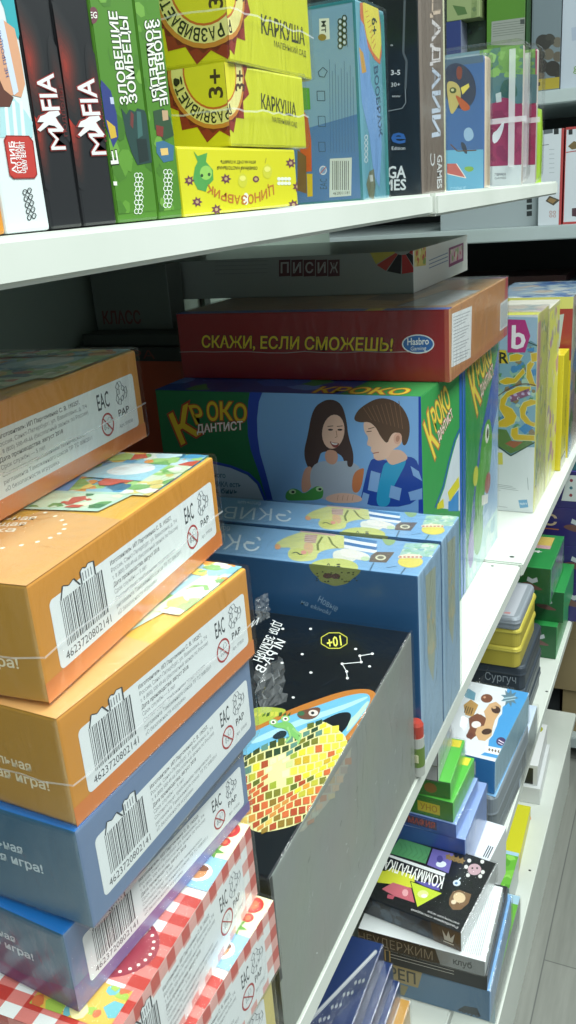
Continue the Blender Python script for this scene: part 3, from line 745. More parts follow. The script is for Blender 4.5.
eki('pale blue cartoon game box standing right behind the black space box', -1.0, 3.225, -2.515, 1.72, .36, .965, 0, 0).done()
eki('pale blue cartoon game box standing between its twin and the children picture box', -1.0, 3.60, -2.515, 1.72, .33, .975, 0, 1).done()

# small can in the gap behind the black box, in front of the pale blue one
m = Mesh(); ring = lambda R_, z: [(R_ * math.cos(6.2832 * i / 24), R_ * math.sin(6.2832 * i / 24), z) for i in range(24)]
r = .036
m.loft([ring(r, 0), ring(r, .20)], P('a9ada6')); o = m.build('spray_can'); o.location = W((-1.012, 3.178, -2.516)); tag(o, 'small slim can with red cap and green label, between black and pale blue boxes', 'can')
m = Mesh(); m.loft([ring(r + .001, .05), ring(r + .001, .15)], P('5f7a34')); m.box(-.012, -r - .003, .08, .02, -r - .0015, .12, P('d8d8b0')); m.build('can_label', o)
m = Mesh(); m.loft([ring(r * .95, .20), ring(r * .95, .26), ring(r * .7, .275)], P('a83a2c')); m.build('cap', o)
# ---- crocodile dentist boxes
def logo(a, f, bl, br, tl, sub, yel, red, ow=.09):
    pass
c2 = K(150, 370, 4.11); c3 = K(280, 370, 3.6); c3s = lambda *p: sm(c3(*p)); c7 = K(340, 220, 3.2); c9 = K(400, 380, 4.27)
YE, RDL = P('d8b828'), P('a83a22')
def croc_front(a):
    f = 'F'
    a.poly(f, c2((414, 70), (404, 130), (400, 200), (403, 270), (415, 330), (450, 430), (480, 535)) + [(430, 520), (430, 370), (255, 370)], P('2342a8'), 1)
    a.poly(f, c2((470, 70), (448, 130), (440, 200), (442, 270), (452, 340), (478, 430), (505, 535)) + [(418.5, 520), (418.5, 392), (350, 390)], P('7eaee2'), 2)
    a.poly(f, c2((200, 380), (262, 386), (330, 402), (400, 432), (440, 470), (470, 540), (200, 560)), P('a8bcd0'), 2)
    a.line(f, c2((200, 374), (262, 380), (330, 396), (405, 426), (446, 466), (476, 540)), P('2342a8'), 2.5, 2.5)
    for t, y, x1 in (('ного', 440, 310), ('ЧИКА есть', 478, 372), ('а. бинь', 505, 358)):
        a.text(f, t, c2((262, y))[0], c2((x1, y + 4))[0], c2((262, y - 20))[0], P('3c6a8a'), 3, bold=.02)
    # name
    for ow, mt, ly in ((.06, RDL, 3), (.02, YE, 5)):
        for ch, bl, br, tl in (('К', (130, 305), (205, 262), (82, 190)), ('Р', (190, 222), (232, 218), (160, 150)), ('О', (238, 208), (282, 206), (232, 136)),
                               ('К', (290, 204), (338, 206), (288, 134)), ('О', (345, 210), (396, 215), (346, 140))):
            a.text(f, ch, c2(bl)[0], c2(br)[0], c2(tl)[0], mt, ly, bold=.02, out=mt if ow > .03 else None, ow=.045)
    a.text(f, 'ДАНТИСТ', c2((194, 258))[0], c2((382, 244))[0], c2((192, 226))[0], P('e6e6e0'), 5, bold=.02, out=RDL, ow=.06)
    # girl
    SK, SK2 = P('e6bca8'), P('d09c86')
    hair = c3s((150, 115), (170, 106), (200, 108), (225, 128), (240, 180), (246, 240), (266, 300), (262, 345), (235, 345), (222, 300), (150, 290), (140, 320), (126, 372), (100, 355), (84, 300), (100, 235), (112, 165), (128, 130))
    a.poly(f, hair, P('4a3430'), 4)
    a.poly(f, c3s((90, 350), (118, 345), (120, 420), (80, 450), (76, 400)), SK2, 4)
    a.poly(f, c3s((110, 350), (150, 325), (205, 330), (255, 325), (300, 360), (285, 440), (262, 470), (140, 470), (108, 420)), P('a8b4c4'), 5)
    a.poly(f, c3s((165, 285), (206, 290), (210, 325), (190, 345), (160, 325)), SK2, 5.5)
    a.poly(f, c3(*ell(192, 222, 40, 62, 22, 8)), SK, 6)
    a.poly(f, c3s((148, 200), (152, 165), (178, 130), (215, 140), (235, 180), (236, 200), (222, 165), (195, 155), (172, 165), (158, 190)), P('4a3430'), 7)
    for ex in (182, 216): a.poly(f, c3(*ell(ex, 215, 9, 3.5)), P('3c2a28'), 7); a.line(f, c3((ex - 11, 203), (ex + 10, 201)), P('5a3c34'), .7, 7)
    a.line(f, c3((202, 218), (206, 240), (198, 243)), P('b07c68'), .7, 7)
    a.poly(f, c3s((176, 254), (192, 262), (216, 262), (206, 280), (190, 278)), P('8a3a38'), 7); a.poly(f, c3s((182, 258), (194, 264), (210, 264), (204, 270), (190, 269)), P('f0ece8'), 8)
    a.poly(f, c3s((245, 300), (266, 310), (262, 350), (240, 348)), P('4a3430'), 6)
    a.poly(f, c3s((262, 370), (300, 350), (304, 362), (290, 440), (258, 442)), P('c87a4c'), 6.5)
    a.poly(f, c3s((165, 455), (215, 440), (290, 450), (300, 476), (200, 480), (165, 470)), P('e0b8a4'), 7)
    for i in range(4): a.line(f, c3((210 + 18 * i, 450), (206 + 18 * i, 470)), P('b88c78'), .5, 8)
    # toy crocodile
    a.poly(f, c3s((20, 440), (45, 424), (70, 432), (85, 448), (130, 416), (152, 420), (158, 440), (150, 468), (60, 470), (20, 470)), P('4c9a4c'), 7.5)
    for ex, ey in ((45, 438), (142, 428)): a.poly(f, c3(*ell(ex, ey, 13, 9)), P('b8d8a8'), 8); a.poly(f, c3(*ell(ex + 2, ey + 1, 6, 4.5)), P('22302c'), 9)
    # boy
    a.poly(f, c3s((322, 330), (340, 315), (400, 330), (470, 305), (505, 340), (512, 492), (285, 492), (300, 420)), P('2448a0'), 4.5)
    a.poly(f, c3s((376, 330), (430, 325), (462, 320), (420, 400), (400, 440), (394, 492), (345, 492), (352, 420), (366, 370)), P('2f9cc8'), 5)
    for q in (((328, 362), (362, 372), (350, 440), (316, 432)), ((400, 415), (438, 426), (430, 470), (392, 458)), ((300, 440), (322, 448), (312, 492), (288, 488)), ((462, 440), (512, 425), (512, 465), (470, 470)), ((470, 345), (500, 365), (512, 400), (480, 380))):
        a.poly(f, c3(*q), P('86aede'), 6)
    a.poly(f, c3s((372, 300), (430, 280), (468, 318), (430, 335), (395, 345)), P('dcb4a0'), 6)
    a.poly(f, c3s((300, 180), (345, 170), (400, 200), (440, 235), (438, 268), (400, 290), (390, 318), (352, 328), (336, 316), (338, 300), (326, 292), (330, 276), (310, 270), (320, 242), (302, 222)), P('e2bca8'), 7)
    a.poly(f, c3s((264, 180), (276, 150), (300, 128), (350, 100), (400, 104), (440, 130), (466, 180), (468, 230), (455, 272), (440, 270), (438, 232), (412, 222), (396, 240), (386, 268), (362, 240), (345, 205), (320, 185), (290, 190)), P('5a4234'), 8)
    for i in range(9): a.line(f, c3((300 + 16 * i, 135 - 3 * i), (330 + 14 * i, 180 + 4 * i)), P('7a5c46'), .7, 9)
    a.poly(f, c3(*ell(424, 246, 15, 21, 14, 10)), P('d8a894'), 9); a.poly(f, c3(*ell(424, 247, 7, 12, 10, 10)), P('b88470'), 9.5)
    a.line(f, c3((312, 222), (330, 220)), P('6a4a3c'), .8, 8.5); a.line(f, c3((318, 212), (340, 206)), P('6a4a3c'), .8, 8.5)
    a.line(f, c3((334, 300), (356, 296)), P('a85c50'), .9, 8.5)
def croc_logo_side(a, f, bl, br, tl):
    (x0, y0), (x1, y1), (x2, y2) = bl, br, tl
    dx, dy = x1 - x0, y1 - y0; hx, hy = x2 - x0, y2 - y0
    def p(u, v): return (x0 + dx * u + hx * v, y0 + dy * u + hy * v)
    for ow, mt, ly in ((.06, P('b8703c'), 3), (.02, P('e0cc4a'), 5)):
        a.text(f, 'К', p(0, -.35), p(.26, -.18), p(-.06, 1.0), mt, ly, bold=.02, out=mt if ow > .03 else None, ow=.04)
        a.text(f, 'РОКО', p(.28, .30), p(1, .30), p(.28, 1.08), mt, ly, bold=.02, out=mt if ow > .03 else None, ow=.04)
    a.text(f, 'ДАНТИСТ', p(.30, -.10), p(.98, -.10), p(.30, .20), P('e8e0d0'), 6, bold=.01, out=P('b8605c'), ow=.05)
GR = {'F': P('17683c'), 'R': G('3c9a50'), 'T': P('2a50a0'), 'L': P('17683c')}
cr = B('green toy game box with girl and boy picture, under the red box', -1.256, 4.175, -2.515, 1.60, .835, 1.512, P('1f7a42'), GR, name='toy_game_box', cat='game box')
a = cr.art; croc_front(a)
a.blobs('T', [(0, 0), (.7, 0), (.7, 1), (0, 1)], ['2a4a98', '2f62b8', '3c8a4c', '22408a', '5a8ad0'], 26, 4, 1, 'uv', .16)
a.poly('T', [(.72, 0), (1, 0), (1, 1), (.80, 1)], P('2f8a48'), 3, 'uv')
a.text('T', 'КРОКО', (.62, .035), (.94, .035), (.62, .20), P('e0c43c'), 5, 'uv', bold=.03, out=P('b8502c'), ow=.06)
croc_logo_side(a, 'R', c9((137, 298))[0], c9((225, 140))[0], c9((108, 190))[0])
a.poly('R', c9((158, 545), (190, 460), (215, 350), (240, 260), (262, 205), (266, 205), (266, 560)), G('cfdae0'), 3)
a.line('R', c9((150, 545), (184, 455), (208, 350), (234, 255), (258, 200)), G('2f5aa8'), 1.2, 3.5)
a.poly('R', c9((203, 480), (250, 412), (254, 455), (212, 520)), G('d8d030'), 4); a.poly('R', c9((160, 530), (185, 505), (188, 545), (158, 552)), G('d8d030'), 4)
a.poly('R', c9((206, 520), (250, 470), (250, 560), (206, 560)), G('3c8ac8'), 3.5)
a.poly('R', [(.93, 0), (1, 0), (1, 1), (.93, 1)], G('2a62b4'), 5, 'uv')
cr.done()
cr = B('green toy game box with crocodile picture, standing behind the children picture box', -1.256, 5.03, -2.515, 1.60, 1.02, 1.50, P('1f7a42'), GR, name='toy_game_box', cat='game box')
a = cr.art
croc_logo_side(a, 'R', c7((432, 588))[0], c7((492, 478))[0], c7((415, 490))[0])
a.poly('R', [(0, 0), (.07, 0), (.07, 1), (0, 1)], G('2a6ab4'), 5, 'uv')
a.poly('R', [(.10, 0), (.13, .20), (.45, .62), (.72, .78), (1, .95), (1, 0)], G('3f62b0'), 3, 'uv')
a.poly('R', [(.30, 0), (.42, .24), (.62, .46), (1, .68), (1, 0)], G('8fb4d8'), 4, 'uv')
a.poly('R', ell(.62, .50, .20, .15, 20, 30), G('58a83c'), 6, 'uv'); a.poly('R', ell(.45, .36, .16, .13, 18, 60), G('62b040'), 6, 'uv'); a.poly('R', ell(.40, .20, .14, .12, 16), G('4c9a38'), 6, 'uv')
a.poly('R', ell(.66, .60, .06, .045, 12), G('eef2e4'), 7, 'uv'); a.poly('R', ell(.67, .60, .03, .024, 10), G('24302a'), 8, 'uv'); a.poly('R', ell(.33, .47, .07, .045, 12), G('d8d838'), 7, 'uv')
a.poly('R', ell(.68, .36, .09, .05, 12), G('a8503c'), 7, 'uv'); a.poly('R', [(.50, .34), (.70, .30), (.68, .26), (.50, .29)], G('e8e8e0'), 7.5, 'uv')
a.poly('R', ell(.20, .16, .08, .09, 12), G('7a5ab0'), 6, 'uv')
a.blobs('R', [(.1, 0), (1, 0), (1, .16), (.1, .16)], ['a8d0d0', 'bfe0d8', '86b8c8', 'cfe4dc'], 18, 8, 5, 'uv', .3, G)
cr.film(); cr.done()

# ---- red box lying across both
RDB = {'F': M('8c1a1e', .35, .3), 'R': G('c08a5c'), 'T': G('c89a66'), 'L': P('8a2428')}
rb = B('flat red word game box lying on top of the green toy boxes', -1.193, 4.50, -1.0, 1.665, 1.52, .385, G('8a2428'), RDB)
a = rb.art
a.text('F', 'СКАЖИ, ЕСЛИ СМОЖЕШЬ!', (202, 347.3), (392, 351), (202, 336), P('e8d02c'), 3, bold=.04, out=P('4a1430'), ow=.07)
a.poly('F', c7(*ell(250, 397, 52, 31, 22)), P('dfe6ec'), 3); a.poly('F', c7(*ell(250, 397, 48, 27, 22)), P('2a68b0'), 4)
a.text('F', 'Hasbro', c7((216, 400))[0], c7((284, 398))[0], c7((216, 378))[0], P('eef2f4'), 5, bold=.02); a.text('F', 'Gaming', c7((226, 418))[0], c7((276, 416))[0], c7((226, 405))[0], P('eef2f4'), 5)
a.poly('F', [(.985, 0), (1, 0), (1, 1), (.985, 1)], G('a84a38'), 2, 'uv')
a.poly('T', [(0, 0), (1, 0), (1, .05), (0, .07)], G('3f62b8'), 2, 'uv'); a.poly('T', [(.72, 0), (.78, 0), (.78, .06), (.72, .06)], G('e0c04a'), 3, 'uv')
a.poly('T', [(.80, .10), (.965, .10), (.99, .52), (.86, .56)], G('c4ccd0'), 3, 'uv'); a.line('T', [(.80, .10), (.86, .56), (.99, .52)], G('7c8890'), .012, 4, 'uv')
a.poly('T', [(0, .07), (.55, .07), (.60, .9), (0, .9)], G('b88858'), 2, 'uv'); a.poly('T', [(.62, .3), (.78, .25), (.80, .8), (.66, .82)], G('8f6e54'), 3, 'uv')
a.poly('T', [(0, .93), (1, .93), (1, 1), (0, 1)], G('8a5a78'), 3, 'uv')
lb = rb.part('price_label', 'white printed label with product details')
lb.poly('R', c7((358, 300), (422, 275), (418, 440), (356, 472)), P('dfe3e3'), 3)
for i in range(14):
    y = 312 + i * 11; lb.line('R', c7((363, y), (416 - (i * 5) % 18, y - 20)), P('9aa0a4'), .8, 4)
lb2 = rb.part('barcode_label', 'white bar code label')
lb2.poly('R', c7((513, 268), (537, 250), (535, 338), (511, 356)), P('cfd4d4'), 3)
for i in range(8): lb2.line('R', c7((516 + i * 2.6, 272 - i * 2), (514.5 + i * 2.6, 348 - i * 2)), P('7a8084'), .35, 4)
for i in range(15): a.line('R', c7((430, 300 + i * 8), (505 - (i * 11) % 14, 268 + i * 6.2)), G('a87848'), .6, 3)
a.poly('R', [(0, 0), (1, 0), (1, .12), (0, .10)], G('b87e58'), 2, 'uv'); a.poly('R', [(.92, 0), (1, 0), (1, 1), (.95, 1)], G('b8585a'), 2.5, 'uv')
rb.seam(.42, .015, 3, 'F'); rb.film(); rb.done()

# ---- white long box behind, on the red one's back edge
wb = B('long white game box with coloured card fan, lying on the red box', -1.593, 5.2, -.613, 2.05, 1.35, .25, P('b8c0bc'), {'R': P('d8dcd8'), 'F': P('8f9995'), 'T': P('9aa4a0')})  # front face greyed in its colour, as a white face in shade
a = wb.art; c7b = K(340, 220, 3.2)
cc = (395 + 5, 245)
for i, (c, t0, t1) in enumerate((('b8b04a', 176, 140), ('a83a30', 138, 118), ('1c1c20', 116, 92), ('b03030', 90, 66), ('1c1c20', 64, 40), ('b03030', 38, 12))):
    q = [(402 + 9 * math.cos(math.radians(t0)), 249 + 6 * math.sin(math.radians(t0))), (402 + 9 * math.cos(math.radians(t1)), 249 + 6 * math.sin(math.radians(t1))),
         (402 + 34 * math.cos(math.radians(t1)), 247 + 27 * math.sin(math.radians(t1))), (402 + 34 * math.cos(math.radians(t0)), 247 + 27 * math.sin(math.radians(t0)))]
    a.poly('F', q, P(c), 3)
for i, ch in enumerate('ПИСИЖ'):
    x = 279 + i * 12.3; a.poly('F', [(x, 260), (x + 11.5, 259.4), (x + 11.5, 276), (x, 276.6)], P('54282f'), 2)
    a.text('F', ch, (x + 2, 273), (x + 9.5, 272.6), (x + 2, 263), P('a8acaa'), 3, bold=.02)
for i in range(4): a.line('F', [(215, 262 + 4 * i), (268, 260.6 + 4 * i)], P('7c8682'), .8, 2)
a.blobs('R', c7b((238, 150), (275, 145), (275, 85), (238, 98)), ['d8c86a', '8fae5a', 'c85a48', 'e0dca0'], 16, 4, 2, 'px', .25)
for i in range(3): a.line('R', c7b((285, 130 + 12 * i), (345, 105 + 12 * i)), P('6a86a8'), .9, 2)
a.poly('R', c7b((348, 90), (395, 72), (395, 130), (348, 152)), P('8a3f70'), 2)
a.blobs('R', c7b((352, 140), (391, 122), (391, 80), (352, 96)), ['d8b8c0', '9ab87a', 'c85a7a', 'e8e0c8'], 16, 5, 3, 'px', .25)
wb.done()
# dim boxes far back on the left
p = onY(160, 357, 4.9)
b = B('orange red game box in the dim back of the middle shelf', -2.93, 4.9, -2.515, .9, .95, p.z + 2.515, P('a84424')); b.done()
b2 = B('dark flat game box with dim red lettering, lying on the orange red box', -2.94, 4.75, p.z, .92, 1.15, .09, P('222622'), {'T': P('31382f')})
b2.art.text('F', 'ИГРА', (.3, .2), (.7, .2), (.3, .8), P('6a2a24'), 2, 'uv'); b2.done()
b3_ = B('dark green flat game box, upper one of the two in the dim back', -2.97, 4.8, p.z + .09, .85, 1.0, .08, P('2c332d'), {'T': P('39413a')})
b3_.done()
b4_ = B('pale grey game box leaning in shade at the back panel', -3.2, 4.98, p.z + .17, .62, .18, .42, P('5d675f'), {'F': P('56605a')}); b4_.art.text('F', 'КЛАСС', (.1, .1), (.6, .1), (.1, .3), P('5c2420'), 2, 'uv', bold=.05); b4_.done()

# ---- map game box
c4 = K(470, 300, 5.434); c5 = K(450, 400, 4.571)
mb = B('white map board game box with purple letter badge, standing upright', -1.09, 6.618, -2.514, .335, .50, 1.56, G('d8dcda'), {'F': G('d4dadc'), 'R': G('d8d48a'), 'T': G('d8d4c4'), 'L': G('c8c84a')})
a = mb.art
a.poly('F', c4((140, 90), (378, 95), (372, 245), (330, 225), (140, 300)), G('9ab6cc'), 1)
a.poly('F', c4((140, 300), (330, 220), (375, 250), (352, 770), (222, 846), (130, 790)), G('6c8f9c'), 2)
a.blobs('F', c4((140, 800), (356, 800), (372, 245), (140, 290)), ['7fa6b8', '5f8f6a', '8fb4a0', '4f86b4', 'a8c4b0', '8a7a5a'], 90, 5, 2, 'px', .10, G)
YW, YL = G('cfae30'), G('dcdca0')
for pts in (((215, 300), (255, 290), (290, 300), (270, 330), (215, 335)), ((330, 290), (365, 285), (368, 330), (335, 340)), ((160, 440), (200, 420), (240, 425), (290, 370), (300, 395), (250, 450), (190, 460), (165, 450)),
            ((310, 350), (330, 330), (350, 345), (330, 380), (350, 450), (368, 470), (330, 468), (305, 420)), ((160, 590), (165, 540), (200, 500), (260, 470), (330, 470), (330, 490), (260, 500), (205, 530), (190, 570), (230, 590), (255, 630), (240, 670), (200, 690), (155, 690), (155, 660), (190, 640)),
            ((270, 590), (290, 555), (330, 540), (360, 545), (360, 565), (310, 580), (300, 620), (330, 660), (358, 670), (352, 690), (310, 680), (275, 640)), ((225, 700), (260, 690), (262, 730), (352, 735), (352, 765), (240, 760), (222, 735))):
    q = c4(*pts); a.poly('F', q, YW, 4); a.line('F', q + q[:1], YL, .55, 5)
for pts in (((265, 700), (300, 670), (345, 690), (300, 730)), ((230, 370), (270, 350), (285, 370), (235, 395)), ((310, 265), (350, 255), (350, 280), (315, 280))): a.poly('F', c4(*pts), G('4a86b8'), 5)
a.blobs('F', c4((222, 555), (330, 515), (320, 480), (215, 520)), ['8a5a78', 'd8d8e0', '6a5068', 'b8a8c8'], 14, 6, 5, 'px', .25, G)
a.poly('F', c4((152, 700), (200, 705), (230, 770), (330, 765), (350, 780), (222, 835), (150, 790)), G('5c7a42'), 4.5); a.poly('F', c4((190, 780), (220, 765), (290, 770), (240, 805)), G('9a5a40'), 5.5)
a.line('F', c4((146, 790), (222, 846), (354, 772)), G('2f4438'), 1.1, 7); a.line('F', c4((312, 228), (372, 252)), G('2f4438'), 1.0, 7)
ar = [(150 + 260 * (i / 10), 540 - 85 * math.sin(math.pi * (i / 10) * .75 + .2)) for i in range(9)]
a.line('F', c4(*ar), G('6a4a3c'), .9, 6)
a.poly('F', c4((205, 105), (300, 108), (328, 195), (300, 285), (204, 286)), G('b0307c'), 8)
a.text('F', 'b', c4((228, 262))[0], c4((298, 262))[0], c4((231, 137))[0], P('e8e4ea'), 9, bold=.05)
a.poly('F', c4((130, 270), (195, 272), (212, 345), (150, 345)), G('cfb838'), 8); a.text('F', 'R', c4((160, 342))[0], c4((206, 344))[0], c4((160, 283))[0], P('2c2a24'), 9, bold=.04)
a.poly('F', c5((218, 240), (240, 240), (242, 295), (220, 295)), G('cfc85a'), 3)
a.poly('F', c5((312, 458), (352, 455), (358, 490), (320, 494)), G('5f9cc4'), 3); a.text('F', 'Hasbro', c5((320, 480))[0], c5((352, 477))[0], c5((318, 468))[0], P('e8eef0'), 4)
for y, x1 in ((385, 285), (392, 300), (400, 312), (410, 232), (484, 262)): a.line('F', c5((212, y), (x1, y + (x1 - 212) * .14)), P('7a8288'), .35, 3)
for i in range(2): a.line('F', c5((354, 355), (358, 410)), P('8a9298'), .5, 3)
for i in range(3): a.poly('R', [(.02 + .33 * i, .02), (.20 + .33 * i, .02), (.20 + .33 * i, .98), (.02 + .33 * i, .98)], G(('d8d86a', 'cfc48a', 'd4d87c')[i]), 1, 'uv')
a.poly('R', [(.03, .62), (.30, .64), (.30, .96), (.03, .96)], G('c8989c'), 2, 'uv')
a.blobs('R', [(.35, .1), (.98, .1), (.98, .95), (.35, .95)], ['c8cc7a', 'a8a878', 'b8a0a8', '8fa884', 'd8d4b0'], 60, 3, 2, 'uv', .10, G)
a.blobs('R', [(.12, .12), (.32, .12), (.32, .40), (.12, .40)], ['b8c8a8', '9a8f78', '8fa884'], 16, 3, 3, 'uv', .3, G)
a.poly('T', [(0, 0), (1, 0), (1, .28), (0, .30)], G('d4d238'), 2, 'uv'); a.blobs('T', [(0, .3), (1, .3), (1, 1), (0, 1)], ['c8b8a8', 'b09aa0', 'd8d4c8', '9aa8a8'], 20, 2, 2, 'uv', .2, G)
mb.film(); mb.done()
mb = B('multicoloured map game box standing edge-on between the letter badge box and the yellow box', -1.085, 7.14, -2.514, .42, .55, 1.53, G('c4c08a'), {'T': G('cfcabc')})
mb.art.blobs('R', [(.02, .02), (.98, .02), (.98, .98), (.02, .98)], ['d4d46a', 'c0c08a', 'a89aa0', 'd8d4a0', 'b8889a'], 60, 8, 1, 'uv', .12, G); mb.done()
yb = B('yellow game box with blue and white oval, standing under no other box behind the map games', -1.045, 7.74, -2.514, .60, .32, 1.05, G('d8c828'), {'R': G('dccc2c'), 'F': G('d4c424')})
yb.info = ('tall yellow game box with vertical black lettering behind the map games', 'board game', None)
yb.art.text('R', 'HASBRO', (.55, .62), (.55, .36), (.75, .62), P('5a5420'), 2, 'uv'); yb.art.text('R', 'UNIT', (.55, .26), (.55, .14), (.75, .26), P('5a5420'), 2, 'uv')
yb.art.text('R', 'C', (.70, .07), (.70, .02), (.95, .07), P('2c2a1c'), 2, 'uv'); yb.art.poly('R', [(0, 0), (1, 0), (1, .10), (0, .10)], G('c8c4a0'), 1, 'uv'); yb.art.line('R', [(.1, .105), (.9, .105)], P('3c3a20'), .012, 2, 'uv')
yb.done()
rd = B('large red and yellow game box with patterned blue lid, farthest on the middle shelf', -1.04, 8.16, -2.514, .75, 1.25, 1.49, G('8c3034'), {'F': G('a03436'), 'T': G('8fa8c0'), 'R': G('a8a87a')})
a = rd.art
a.poly('F', [(0, 0), (1, 0), (1, .62), (0, .62)], G('d8c828'), 1, 'uv'); a.poly('F', [(0, .93), (1, .93), (1, 1), (0, 1)], G('d8d87a'), 1, 'uv')
a.poly('F', [(.70, .70), (.86, .70), (.90, .90), (.72, .88)], G('b8c8cc'), 2, 'uv')
a.poly('F', ell(.72, .50, .16, .10, 18), G('2f6aa8'), 2, 'uv'); a.poly('F', ell(.70, .50, .13, .075, 18), G('d8e0e0'), 3, 'uv'); a.poly('F', [(.78, .40), (.92, .40), (.90, .50), (.80, .50)], G('3c7a4c'), 2, 'uv')
a.blobs('T', [(0, 0), (1, 0), (1, 1), (0, 1)], ['8fa8c0', '5f86b8', 'b8c8cc', '3c62a0', 'c8b8a8', 'd8dcd8'], 70, 12, 1, 'uv', .12, G)
a.blobs('R', [(0, 0), (1, 0), (1, 1), (0, 1)], ['b8a89a', '7f9ab8', 'c8c8b0', '6a8a5a', '9a8f9a'], 60, 13, 1, 'uv', .12, G)
rd.film(); rd.done()
rd = B('blue patterned flat game box lying in front of the far unit behind the red box', -1.85, 6.75, -1.25, 1.7, 1.9, .18, G('8fa8c0'), {'T': G('9ab0c4')})
# ------------------------------------------------------------------ upper shelf
c2_ = K(140, 0, 2.88); c3_ = K(280, 0, 3.2); c5_ = K(0, 120, 5.236); c1_ = K(0, 0, 5.236); c1b = K(80, 0, 5.236)
ZB = lambda y: -.0235 - .0028 * y + .002
XR = -1.03
def spine(label, y0, y1, w, h, mat, mats=None, **k):
    return B(label, k.pop('x', XR), y0, ZB((y0 + y1) / 2), w, y1 - y0, h, mat, mats, **k)
b = spine('orange game box barely showing at the left edge of the upper shelf', 1.035, 1.143, 1.1, 1.25, P('cf8a2a'))
b.art.poly('R', ell(.7, .14, .2, .02, 10), P('2c2a24'), 2, 'uv'); b.done()
# white and teal box
b = spine('white and teal game box with red badge and a face, left of the black boxes', 1.146, 1.254, 1.15, 1.30, P('d6e0e0'), {'R': P('d4dede')})
a = b.art; f = 'R'
a.poly(f, [(-30, -60), (40, -60), (18, 40), (0, 0), (-20, 0)], P('2f9fa8'), 1)
a.poly(f, c1_((-60, -300), (60, -300), (75, 150), (40, 140), (10, 0), (-40, 0)), P('2f9fa8'), 1)
a.poly(f, c1_((10, 100), (75, 150), (105, 290), (130, 440), (110, 510), (70, 500), (-20, 500), (-40, 250)), P('cf9a78'), 2)
a.poly(f, c1_((-20, 380), (20, 470), (70, 510), (50, 560), (-30, 560)), P('5a3428'), 3)
a.poly(f, c1_((0, 100), (15, 100), (95, 480), (70, 500), (-10, 150)), P('c4d0e0'), 4)
a.text(f, 'НЕ ПРОЩАЕТ', c1_((45, 400))[0], c1_((-5, 130))[0], c1_((30, 405))[0], P('34508a'), 5)
a.poly(f, c1_((0, 540), (60, 500), (130, 580), (170, 640), (170, 720), (0, 720)), P('a8d0d4'), 1.5)
for x in (20, 60, 100): a.poly(f, c1_((x, 530), (x + 16, 530), (x + 34, 720), (x + 14, 720)), P('dcecec'), 2)
rrp = c5_((30, 80), (150, 82), (172, 110), (194, 285), (180, 306), (70, 308), (48, 290), (18, 105))
a.poly(f, rrp, P('b83830'), 4); a.frame(f, rrp, P('8c2420'), .05, 5)
for i, t in enumerate(('АЛИБ', 'КТО ЗНАЕТ', 'ЧЕМУ ВЕРИТ')):
    a.text(f, t, c5_((100 + 28 * i - 12, 276))[0], c5_((80 + 28 * i - 12, 112))[0], c5_((76 + 28 * i - 12, 278))[0], P('f0ecea'), 5, bold=.03)
for i in range(5):
    for j in range(2):
        q = c5_(*ell(128 + 6 * i + 24 * j, 378 + 33 * i - 8 * j, 10, 14, 12)); a.line(f, q + q[:1], P('22262a'), .9, 3)
b.done()
def mafia(label, y0, y1, k):
    b = spine(label, y0, y1, 1.15, 1.32, P('1b1d20'), {'R': M('1a1c1f', .35, .3)}); a = b.art; f = 'R'
    dx = 0 if k == 0 else 213
    # red glow behind the title
    def mixc(t): return '%02x%02x%02x' % tuple(int(p * (1 - t) + q * t) for p, q in ((26, 176), (28, 48), (31, 30)))
    for n_, (u_, v_, ru, rv, tm) in enumerate(((.02, .135, .40, .085, .95), (.10, .20, .42, .07, .75), (.9, .17, .28, .06, .35))):
        for i in range(9): a.poly(f, [(u_ + ru * (1 - i / 9) * math.cos(t_) * (1 + .12 * math.sin(3 * t_ + n_)), v_ + rv * (1 - i / 9) * math.sin(t_) * (1 + .10 * math.sin(4 * t_))) for t_ in [k_ * .2618 for k_ in range(24)]], P(mixc(tm * (i / 8) ** 1.3)), 1 + n_ * .1, 'uv')
    o = (dx / 5.236, (0 if k == 0 else 26) / 5.236)
    for ow, mt, ly in ((.035, P('8f2a24'), 4), (.0, P('dcdcdc'), 6)):
        a.text(f, 'M', (o[0] + 340 / 5.236, o[1] + 120 + 155 / 5.236), (o[0] + 322 / 5.236, o[1] + 120 + 45 / 5.236), (o[0] + 262 / 5.236, o[1] + 120 + 158 / 5.236), mt, ly, bold=0, out=mt if ow else None, ow=.035)
        a.text(f, 'FIA', (o[0] + 306 / 5.236, o[1] + 575 / 5.236), (o[0] + 272 / 5.236, o[1] + 388 / 5.236), (o[0] + 215 / 5.236, o[1] + 578 / 5.236), mt, ly, bold=.015, out=mt if ow else None, ow=.035)
        # running figure in place of a letter
        fg = [(190, 640), (205, 610), (230, 600), (250, 585), (300, 580), (310, 600), (285, 615), (300, 640), (330, 680), (315, 690), (280, 660), (250, 655), (205, 690), (190, 680), (225, 640)]
        cx = sum(p[0] for p in fg) / len(fg); cy = sum(p[1] for p in fg) / len(fg); s_ = 1.0 if ow == 0 else 1.16
        a.poly(f, [(o[0] + (cx + (p[0] - cx) * s_) / 5.236, o[1] + (cy + (p[1] - cy) * s_) / 5.236) for p in fg], mt, ly - .2)
    a.text(f, 'ПОДПОЛЬЕ', (o[0] + 350 / 5.236, o[1] + 120 + 85 / 5.236), (o[0] + 320 / 5.236, o[1] + 440 / 5.236), (o[0] + 333 / 5.236, o[1] + 120 + 87 / 5.236), P('6a2420'), 4)
    return b
mafia('black box with red glow and white lettering, beside the white and teal box', 1.258, 1.345, 0).done()
mafia('black box with red glow and white lettering, beside the green zombie boxes', 1.349, 1.452, 1).done()
